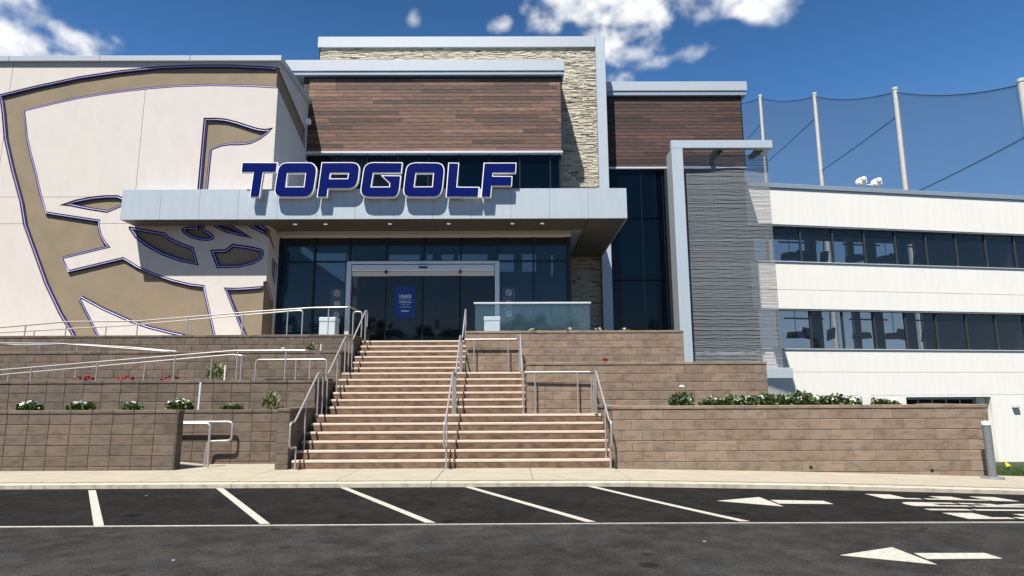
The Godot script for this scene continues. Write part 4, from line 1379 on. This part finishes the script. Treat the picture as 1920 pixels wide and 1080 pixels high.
# ---------------------------------------------------------------- rails
func rails() -> void:
	# three stair rails
	handrail("steel handrail down the left side of the stairs, against the brown walls", [[P(-4.13, 0.42, 12.74), P(-4.17, 0.42, 12.48), P(-4.17, 0.90, 12.48), P(-4.17, 0.90, 12.72), P(-4.2, 1.91, 14.25), P(-4.2, 1.90, 15.0), P(-4.19, 2.90, 16.42), P(-4.18, 2.88, 17.15), P(-4.16, 3.86, 18.5), P(-4.16, 3.86, 18.72), P(-4.16, 3.40, 18.72)]],
		[[-4.13, 12.75, -0.01, 0.42], [-4.15, 13.3, 0.33, 1.26], [-4.2, 14.27, 0.99, 1.9], [-4.2, 14.62, 0.99, 1.9], [-4.2, 14.97, 0.99, 1.89], [-4.19, 15.75, 1.485, 2.42], [-4.19, 16.44, 1.98, 2.89], [-4.19, 16.8, 1.98, 2.88], [-4.18, 17.12, 1.98, 2.87], [-4.16, 18.5, 2.97, 3.85]])
	handrail("steel handrail running up the middle of the stairs", [[P(-1.22, 0.42, 12.74), P(-1.24, 0.42, 12.48), P(-1.24, 0.90, 12.48), P(-1.24, 0.90, 12.72), P(-1.24, 1.91, 14.25), P(-1.24, 1.91, 15.0), P(-1.25, 2.92, 16.42), P(-1.25, 2.90, 17.15), P(-1.26, 3.88, 18.5), P(-1.26, 3.88, 18.72), P(-1.26, 3.4, 18.72)]],
		[[-1.22, 12.75, -0.01, 0.42], [-1.24, 13.0, 0.165, 1.08], [-1.24, 14.3, 0.99, 1.91], [-1.24, 14.65, 0.99, 1.91], [-1.24, 14.98, 0.99, 1.9], [-1.25, 15.22, 1.155, 2.06], [-1.25, 16.45, 1.98, 2.91], [-1.25, 16.8, 1.98, 2.9], [-1.25, 17.12, 1.98, 2.89], [-1.26, 18.5, 2.97, 3.87]])
	handrail("steel handrail at the right foot of the stairs, turning along the lower landing", [[P(1.96, 0.42, 12.74), P(1.95, 0.42, 12.5), P(1.95, 0.90, 12.5), P(1.95, 0.90, 12.72), P(1.92, 1.92, 14.25), P(1.9, 1.92, 14.9), P(0.36, 1.92, 14.92)]],
		[[1.96, 12.75, -0.01, 0.42], [1.93, 13.1, 0.165, 1.13], [1.91, 14.27, 0.99, 1.91], [1.91, 14.58, 0.99, 1.91], [1.9, 14.88, 0.99, 1.91], [1.58, 14.9, 0.99, 1.91], [0.60, 14.92, 0.99, 1.91]])
	handrail("steel handrail right of the middle flight, turning along the upper landing", [[P(0.33, 1.92, 14.96), P(0.31, 1.93, 15.02), P(0.29, 2.95, 16.44), P(0.28, 2.90, 17.08), P(0.20, 2.88, 17.15), P(-1.18, 2.88, 17.15)]],
		[[0.32, 15.18, 1.155, 2.04], [0.33, 14.96, 0.99, 1.9], [0.30, 16.44, 1.98, 2.93], [0.28, 17.05, 1.98, 2.89], [-0.02, 17.15, 1.98, 2.87], [-0.93, 17.15, 1.98, 2.87]])
	# ramp rails
	var g := "steel rails of the ramps left of the stairs"
	var ya := func(x: float) -> float: return 2.43 if x > -6.3 else 2.43 + (x + 6.3) * 0.0795
	var posts := []
	for x in [-15.4, -14.0, -12.6, -10.85, -9.37, -7.62, -6.2, -5.1]: posts.append([x, 14.7, ya.call(x) - 0.9, ya.call(x)])
	handrail("front rail of the lower ramp, above the white flower bushes", [[P(-18.0, ya.call(-18.0), 14.7), P(-6.3, 2.43, 14.7), P(-4.6, 2.43, 14.7), P(-4.58, 2.38, 16.15)]], posts, g)
	posts = []
	for x in [-14.2, -12.4, -10.75, -9.05, -7.4]: posts.append([x, 16.05, ya.call(x) - 0.9, ya.call(x)])
	posts.append([-6.66, 16.05, 1.49, 2.42])
	handrail("rear rail of the lower ramp, just above the red flowers", [[P(-18.0, ya.call(-18.0), 16.05), P(-6.9, 2.43, 16.05), P(-6.6, 2.40, 16.05), P(-6.55, 2.36, 16.28)]], posts, g)
	handrail("short level rail across the ramp landing, casting a shadow on the brown wall behind", [[P(-6.36, 1.5, 16.2), P(-6.36, 2.31, 16.2), P(-4.58, 2.31, 16.2), P(-4.58, 1.52, 16.2)]], [[-5.35, 16.2, 1.5, 2.31], [-5.0, 16.2, 1.5, 2.31]], g)
	handrail("rail of the middle ramp sloping down to the right behind the third wall", [[P(-20.0, 2.86, 17.0), P(-13.6, 2.82, 17.0), P(-11.9, 2.80, 17.0), P(-9.3, 2.60, 17.0), P(-8.0, 2.5, 17.0)]], [[-13.8, 17.0, 1.95, 2.81], [-11.4, 17.0, 1.85, 2.76], [-9.6, 17.0, 1.75, 2.62]], g)
	handrail("second rail of the middle ramp, close to the topmost wall", [[P(-20.0, 3.05, 17.4), P(-14.2, 2.86, 17.4), P(-13.3, 2.80, 17.4), P(-11.6, 2.81, 17.4), P(-10.2, 2.72, 17.4), P(-8.4, 2.55, 17.4)]], [[-12.7, 17.4, 1.9, 2.8], [-10.6, 17.4, 1.8, 2.76]], g)
	posts = []
	for e in [[-13.6, 3.41], [-12.46, 3.5], [-10.46, 3.51], [-9.05, 3.62], [-7.5, 3.745], [-6.25, 3.82], [-5.1, 3.86]]: posts.append([e[0], 18.0, 3.0, e[1]])
	handrail("front rail of the upper ramp, crossing in front of the emblem wall", [[P(-18.0, 3.05, 18.0), P(-14.3, 3.345, 18.0), P(-12.46, 3.50, 18.0), P(-10.44, 3.51, 18.0), P(-7.15, 3.77, 18.0), P(-5.6, 3.87, 18.0), P(-4.5, 3.885, 18.0), P(-4.45, 3.885, 18.6)]], posts, g)
	posts = []
	for e in [[-14.0, 3.35], [-11.9, 3.46], [-9.4, 3.64], [-7.9, 3.77]]: posts.append([e[0], 18.9, 2.97, e[1]])
	handrail("rear rail of the upper ramp, beside the glass front", [[P(-18.0, 3.05, 18.9), P(-15.0, 3.29, 18.9), P(-11.26, 3.49, 18.9), P(-6.3, 3.915, 18.9), P(-6.12, 3.92, 18.9), P(-6.12, 2.98, 18.9)]], posts, g)
	handrail("small looped rail end at the top of the stairs, left side", [[P(-4.62, 2.98, 18.9), P(-4.62, 3.87, 18.9), P(-4.36, 3.87, 18.9), P(-4.36, 2.98, 18.9)]], [], g)
	handrail("looped rail end close to the set back wall at the ramp opening", [[P(-9.0, 0.87, 13.74), P(-5.80, 0.87, 13.74), P(-5.80, 0.49, 13.74), P(-6.30, 0.47, 13.74), P(-6.33, 0.0, 13.74)]], [], g, 0.026)
	handrail("looped rail end standing on the pavement at the ramp opening", [[P(-9.0, 0.86, 13.2), P(-6.02, 0.86, 13.2), P(-6.02, 0.0, 13.2)]], [], g, 0.026)
	# glass balustrade on the upper wall
	var t := thing("glass_balustrade", "clear glass balustrade with a bright top rail right of the stair head", "balustrade")
	for i in 3:
		bpart("pane", -0.95 + i * 1.085, -0.95 + (i + 1) * 1.085 - 0.012, 3.02, 3.95, 17.95, 17.965, mats.glass_rail, t, 0.0)
	bpart("top_rail", -0.99, 2.33, 3.95, 4.0, 17.925, 17.99, mats.alu, t, 0.008)
	bpart("base_channel", -0.99, 2.33, 2.96, 3.03, 17.92, 17.995, mats.alu, t, 0.005)

# ---------------------------------------------------------------- planting
func planting() -> void:
	var g := "white flowered bushes on the terraces"
	var spots := [
		[P(-10.41, 1.08, 14.18), 0.95, 5, "low bush at the left picture edge of the lowest wall, white flowers on its left"],
		[P(-9.29, 1.08, 14.16), 0.95, 7, "low bush with several white flowers on the lowest left wall, second from the left"],
		[P(-8.18, 1.08, 14.18), 0.8, 2, "small dark bush with few white flowers on the lowest left wall, third from the left"],
		[P(-7.14, 1.08, 14.16), 1.1, 8, "tallest bush with white flowers on the lowest left wall, beside the white stake"],
	]
	for k in spots.size():
		var s: Array = spots[k]
		bush(s[3], s[0], s[1], scatter_blossoms(s[2] + 3, s[1]), "petal", g, k % 3)
	bush("flat dark green bush without flowers on the lowest left wall, right of the white stake", P(-6.02, 1.08, 14.18), 0.85, [], "petal", g, 1, 0.75)
	# pale airy plants
	for e in [[P(-5.2, 1.08, 14.2), 0.42, "pale spiky plant on the lowest left wall, next to the stair pier"], [P(-7.35, 1.74, 16.2), 0.50, "tall grassy plant behind the second left wall, beside a white stake"], [P(-5.4, 2.52, 17.5), 0.34, "small pale plant behind the third left wall, near the stair rail"]]:
		var t := thing("grassy_plant", e[2], "plant", e[0], "pale grassy plants on the left terraces")
		if not shapes.has("airy"): shapes.airy = leaf_clump(130, 0.22, 0.6, 0.30, 55, 1.0)
		var f := obj("foliage", shapes.airy, mats.pale_leaf, t)
		f.scale = Vector3.ONE * e[1] * 1.35
	# red flowers behind the second wall, and one on the right
	var rl := ["leftmost", "middle", "right-hand"]
	var k2 := 0
	for x in [-9.75, -8.78, -7.75]:
		bush("%s clump of red flowers behind the second left wall" % rl[k2], P(x, 1.52, 14.62 + 0.3), 0.72, scatter_blossoms(9 if k2 < 2 else 5, 1.1).map(func(p: Array) -> Array: return [p[0] * 1.1, p[1] + 0.08, p[2]]), "red_petal", "red flower clumps on the terraces", k2, 0.9)
		k2 += 1
	bush("single red flower clump on the middle right wall", P(2.27, 2.03, 15.35), 0.45, [[0, 0.19, 0.05], [0.04, 0.17, 0.05], [-0.04, 0.18, 0.04]], "red_petal", "red flower clumps on the terraces", 0, 0.7)
	bush("small plant behind the third left wall with white flowers, under the ramp rail", P(-6.15, 2.5, 17.1 + 0.4), 0.8, scatter_blossoms(5, 0.8), "petal", g, 2, 0.9)
	# the row on the long right wall
	var row := [[3.52, 1.0, 6, 1.45], [4.18, 0.95, 3, 0.95], [4.55, 1.0, 4, 1.05], [4.92, 1.05, 5, 1.1], [5.28, 1.1, 7, 1.15], [5.62, 1.05, 6, 1.1], [5.98, 1.1, 5, 1.35], [6.33, 1.0, 5, 1.05], [6.68, 1.05, 6, 1.05], [7.0, 1.0, 4, 1.0], [7.55, 0.9, 4, 0.95], [7.85, 0.75, 1, 0.8]]
	var where := ["leftmost in the row on the long right wall, with one tall flower", "low, right of the gap in the row on the long wall", "third in the row on the long right wall", "fourth in the row on the long right wall", "in the row below the right end of the middle wall", "in the row under the frame corner of the mesh screen", "tallest shoot in the row, under the cream wing", "seventh from the right end of the row under the cream wing", "just right of the tallest shoot in the row", "left of the pale box in the row under the cream wing", "right of the pale box in the row under the cream wing", "last and smallest at the right end of the row"]
	for k in row.size():
		var e: Array = row[k]
		var bl := scatter_blossoms(e[2] * 2, e[1])
		if k == 0: bl.append([0.02, 0.44, 0.0])
		bush("white flowered bush, " + where[k], P(e[0], 1.10, 13.25 + 0.1 * (k % 2)), e[1], bl, "petal", "row of white flowered bushes on the long right wall", k % 3, e[3])
	# a few low ones behind the balustrade wall
	var small := [[0.68, "small white flower plant on the upper right wall, under the balustrade"], [1.63, "wider white flower plant on the upper right wall, near the balustrade end"], [2.45, "tiny white flowers on the upper right wall, beside the stone"], [3.18, "white flower plant on the upper right wall, beside the blue metal blade"]]
	for k in small.size():
		bush(small[k][1], P(small[k][0], 3.03, 17.46), 0.62 if k != 2 else 0.4, scatter_blossoms(4, 0.6), "petal", g, k % 3, 1.1)
	# white stakes and a pale box among the plants
	for e in [[P(-6.72, 1.1, 14.12), 0.60, "white plastic stake on the lowest left wall, beside the tallest flower bush"], [P(-7.1, 1.55, 16.15), 0.62, "white plastic stake beside the tall grassy plant behind the second left wall"], [P(-5.13, 2.5, 17.5), 0.30, "short white plastic stake behind the third left wall, near the stairs"]]:
		var o := obj("stake", tube_mesh([Vector3.ZERO, Vector3(0.02, e[1], 0.02)], 0.026, 10), mats.off_white)
		o.position = e[0]
		tag(o, e[2], "stake", "white stakes in the left planting beds")
	var pb := obj("junction_box", box_mesh(Vector3(-0.09, -0.1, -0.06), Vector3(0.09, 0.24, 0.06), 0.012), mats.off_white)
	pb.position = P(7.27, 1.12, 13.22)
	tag(pb, "pale box standing among the bushes on the long right wall", "junction box")

# ---------------------------------------------------------------- things in front of the doors and on the pavement
func forecourt() -> void:
	var lab := ["pale grey pedestal bin left of the glass doors", "pale grey pedestal bin right of the glass doors, behind the balustrade"]
	var xs := [-5.74, -0.53]
	for k in 2:
		var t := thing("litter_bin", lab[k], "bin", P(xs[k], 2.966, 20.4), "pedestal bins beside the doors")
		obj("body", box_mesh(Vector3(-0.25, 0, -0.25), Vector3(0.25, 0.76, 0.25), 0.012), mats.pedestal, t)
		obj("lid", box_mesh(Vector3(-0.262, 0.764, -0.262), Vector3(0.262, 0.90, 0.262), 0.015), mats.pedestal, t)
	# poster on the second door leaf
	var p := thing("poster", "blue poster with white lettering on the glass door, reading UNDER CONSTRUCTION", "poster", P(-3.445, 3.94, 21.105))
	obj("sheet", box_mesh(Vector3(-0.345, 0, -0.004), Vector3(0.345, 1.06, 0.0)), mats.poster, p)
	var font := SystemFont.new()
	font.font_names = PackedStringArray(["Droid Sans"])
	font.font_weight = 700
	for l in [["UNDER", 0.735, 0.105, 0.40, "poster_print"], ["CONSTRUCTION", 0.635, 0.10, 0.40, "poster_faint"], ["OPENING SOON", 0.535, 0.055, 0.40, "poster_print"]]:
		var tm := TextMesh.new()
		tm.text = l[0]
		tm.font = font
		tm.font_size = 64
		tm.pixel_size = 0.002
		tm.depth = 0.002
		var o := obj("lettering", tm, mats[l[4]], p)
		var bb := tm.get_aabb()
		o.scale = Vector3(l[3] / maxf(bb.size.x, 0.01), l[2] / maxf(bb.size.y, 0.01), 1.0)
		o.position = Vector3(0, l[1], 0.002) - Vector3(bb.get_center().x * o.scale.x, bb.get_center().y * o.scale.y, 0)
	for l in [[0.45, 0.15], [0.37, 0.19], [0.24, 0.13]]:
		obj("fine_print", box_mesh(Vector3(-l[1], l[0] - 0.014, 0.0005), Vector3(l[1], l[0] + 0.014, 0.002)), mats.poster_faint if l[1] != 0.13 else mats.poster_print, p)
	# notices stuck on the glass either side of the doors
	var nl := ["column of three round prohibition symbols on the glass left of the doors", "column of three round prohibition symbols on the glass right of the doors"]
	var nx := [-5.745, 0.0]
	for k in 2:
		var t := thing("notice", nl[k], "notice", P(nx[k], 4.44, 21.21), "prohibition notices on the entrance glass")
		obj("plate", box_mesh(Vector3(-0.22, -0.56, -0.003), Vector3(0.22, 0.52, -0.001)), mats.decal_plate, t)
		for j in 3:
			var y := 0.36 - 0.36 * j
			var ring := []
			for a in 20: ring.append(Vector3(cos(TAU * a / 20) * 0.088, y + sin(TAU * a / 20) * 0.088, 0.002))
			obj("ring", tube_mesh(ring, 0.014, 6, true), mats.decal, t)
			obj("slash", tube_mesh([Vector3(-0.062, y + 0.062, 0.003), Vector3(0.062, y - 0.062, 0.003)], 0.011, 6), mats.decal, t)
			var st := mb()
			if j == 0:
				box(st, Vector3(-0.045, y - 0.012, 0), Vector3(0.045, y + 0.01, 0.003))
			elif j == 1:
				box(st, Vector3(-0.05, y - 0.03, 0), Vector3(0.01, y + 0.02, 0.003))
				box(st, Vector3(0.0, y - 0.01, 0), Vector3(0.045, y + 0.03, 0.0035))
			else:
				box(st, Vector3(-0.03, y - 0.045, 0), Vector3(0.005, y + 0.04, 0.003))
				box(st, Vector3(-0.01, y - 0.02, 0), Vector3(0.05, y + 0.005, 0.0035))
			obj("glyph", st.commit(), mats.decal, t)
	# bollard at the right end of the wall
	var bl := thing("bollard", "grey pipe bollard with white cap on a round base, right end of long wall", "bollard", P(9.09, walk_y(9.09), 12.42))
	var st := mb()
	lathe(st, [Vector2(0.072, 0.0), Vector2(0.072, 0.98)], Vector3.ZERO, 20)
	obj("pipe", st.commit(), mats.bollard, bl)
	st = mb()
	lathe(st, [Vector2(0.072, 0.98), Vector2(0.078, 0.985), Vector2(0.078, 1.03), Vector2(0.062, 1.055), Vector2(0.001, 1.062)], Vector3.ZERO, 20)
	obj("cap", st.commit(), mats.white, bl)
	st = mb()
	lathe(st, [Vector2(0.19, -0.05), Vector2(0.19, 0.02), Vector2(0.178, 0.03), Vector2(0.07, 0.034)], Vector3.ZERO, 24)
	obj("base", st.commit(), mats.bollard, bl)
	# survey flags in the grass
	var fl := [["yellow survey flag in the grass, close to the wing wall", 10.05, 14.6, "yellow"], ["yellow survey flag in the grass, nearer the pavement", 10.05, 13.35, "yellow"], ["blue survey flag in the grass below the yellow one", 10.08, 13.25, "blue_flag"]]
	for k in 3:
		var e: Array = fl[k]
		var y := bank_y(e[1], e[2])
		var hgt := 0.27 if k < 2 else 0.15
		var t := thing("survey_flag", e[0], "marker flag", P(e[1], y, e[2]), "survey flags in the grass")
		obj("wire", tube_mesh([Vector3(0, -0.02, 0), Vector3(0.01, hgt, 0)], 0.004, 6), mats.galv, t)
		st = mb()
		tri(st, Vector3(0.0, hgt, 0), Vector3(0.02, hgt - 0.12, 0.01), Vector3(0.11, hgt - 0.10, 0.02))
		tri(st, Vector3(0.0, hgt, -0.002), Vector3(0.11, hgt - 0.10, 0.018), Vector3(0.02, hgt - 0.12, 0.008))
		obj("flag", st.commit(), mats[e[3]], t)

# ---------------------------------------------------------------- paint on the asphalt
func markings() -> void:
	var names := ["far left", "second from the left", "middle, in front of the stairs", "fourth from the left", "rightmost, before the small arrow"]
	var s := [[-6.775, 10.82, -4.825, 7.90], [-4.775, 10.97, -2.895, 7.95], [-2.735, 10.98, -0.94, 7.97], [-0.68, 10.98, 0.965, 7.97], [1.345, 10.98, 2.80, 7.97]]
	for k in 5:
		var e: Array = s[k]
		var poly := []
		var left := []
		for i in 7:
			var u := i / 6.0
			var x := lerpf(e[0], e[2], u)
			var d := lerpf(e[1], e[3], u)
			poly.append([x + 0.06, d])
			left.push_front([x - 0.06, d])
		poly.append_array(left)
		tag(obj("parking_line", on_road(poly), mats.paint), "slanted white parking bay line, " + names[k], "parking line", "slanted white parking bay lines")
	var lane := []
	var back := []
	for i in 81:
		var x := -24.0 + i * 0.6
		lane.append([x, 7.855 + 0.032])
		back.push_front([x, 7.855 - 0.036])
	lane.append_array(back)
	tag(obj("lane_line", on_road(lane), mats.paint), "long thin white line along the parking bays, parallel to the kerb", "road marking")
	var a1 := thing("road_arrow", "small white arrow pointing left, on the far lane near the pavement", "road arrow", Vector3.ZERO, "white arrows pointing left on the asphalt")
	obj("head", on_road([[2.99, 9.58], [3.76, 10.01], [3.74, 9.10]]), mats.paint, a1)
	obj("shaft", on_road([[3.81, 9.72], [4.57, 9.68], [4.555, 9.36], [3.79, 9.37]]), mats.paint, a1)
	var a2 := thing("road_arrow", "large white arrow pointing left, in the foreground below the thin line", "road arrow", Vector3.ZERO, "white arrows pointing left on the asphalt")
	obj("head", on_road([[3.09, 6.30], [3.755, 6.60], [3.765, 5.95]]), mats.paint, a2)
	obj("shaft", on_road([[3.815, 6.36], [4.48, 6.35], [4.49, 6.14], [3.80, 6.14]]), mats.paint, a2)
	# scraps lying about
	var scraps := [[-5.55, 10.2, "in the leftmost parking bay"], [-1.95, 9.55, "middle parking bay before the stairs"], [-3.1, 6.25, "left part of the foreground lane"], [2.0, 6.9, "left of the large white arrow"]]
	for k in scraps.size():
		var a := rng.randf() * TAU
		var c := Vector2(cos(a), sin(a)) * rng.randf_range(0.012, 0.022)
		var e := Vector2(-sin(a), cos(a)) * 0.008
		var p := Vector2(scraps[k][0], scraps[k][1])
		var poly := []
		for v in [p - c - e, p + c - e * 0.6, p + c * 0.9 + e, p - c * 0.8 + e * 1.2]: poly.append([v.x, v.y])
		tag(obj("litter_scrap", on_road(poly, 0.008, 0.006), mats.scrap), "tiny pale scrap of litter on the asphalt, " + scraps[k][2], "litter", "tiny pale scraps on the asphalt")
	# stencilled letters, read by drivers heading left: up is -x, right is away from the camera
	var t := thing("road_lettering", "white stencilled letters FIRE on the asphalt at the right edge", "road lettering")
	var bars := {
		"F": [8.10, [[5.57, 8.10, 5.95, 8.58], [5.95, 8.10, 6.14, 8.22], [6.20, 8.10, 7.55, 8.22], [6.42, 8.24, 6.75, 8.50]]],
		"I": [8.80, [[5.57, 8.82, 6.14, 8.95], [6.20, 8.82, 6.95, 8.95], [7.0, 8.82, 7.55, 8.95]]],
		"E": [10.0, [[5.65, 10.03, 6.05, 10.55], [6.05, 10.03, 6.24, 10.15], [6.32, 10.03, 7.25, 10.15], [6.6, 10.17, 6.95, 10.45], [7.3, 10.03, 7.7, 10.55]]],
		"R": [9.2, [[6.05, 9.23, 6.42, 9.35], [6.48, 9.23, 7.6, 9.35], [6.05, 9.53, 6.42, 9.65], [6.48, 9.53, 6.72, 9.65], [6.74, 9.37, 6.95, 9.60]]],
	}
	for l in bars:
		var letter := Node3D.new()
		letter.name = "letter"
		t.add_child(letter, true)
		for b in bars[l][1]:
			obj("bar", on_road([[b[0], b[1]], [b[2], b[1]], [b[2], b[3]], [b[0], b[3]]]), mats.paint, letter)
		if l == "R":
			obj("bar", on_road([[6.04, 9.23], [6.04, 9.65], [5.80, 9.65], [5.70, 9.62], [5.63, 9.54], [5.60, 9.44], [5.60, 9.34], [5.62, 9.23]]), mats.paint, letter)
			obj("bar", on_road([[6.97, 9.37], [7.55, 9.53], [7.6, 9.66], [7.4, 9.66], [6.97, 9.5]]), mats.paint, letter)

# ---------------------------------------------------------------- the wood across the road, which the glass mirrors
func far_side() -> void:
	var q := RandomNumberGenerator.new()
	q.seed = 33
	var mm := MultiMesh.new()
	mm.transform_format = MultiMesh.TRANSFORM_3D
	mm.mesh = leaf_clump(420, 0.5, 1.0, 0.16, 300)
	mm.instance_count = 240
	for i in 240:
		var h := q.randf_range(8.0, 19.0)
		var at := P(q.randf_range(-110.0, 110.0), -1.5, -q.randf_range(72.0, 100.0))
		mm.set_instance_transform(i, Transform3D(Basis(Vector3.UP, q.randf() * TAU).scaled(Vector3(h * 0.8, h, h * 0.8)), at))
	var o := MultiMeshInstance3D.new()
	o.name = "far_wood"
	o.multimesh = mm
	o.material_override = mats.leaf
	tag(o, "dark wood far across the road, mirrored in the entrance glass", "trees")
	stuff(o)
	add_child(o)
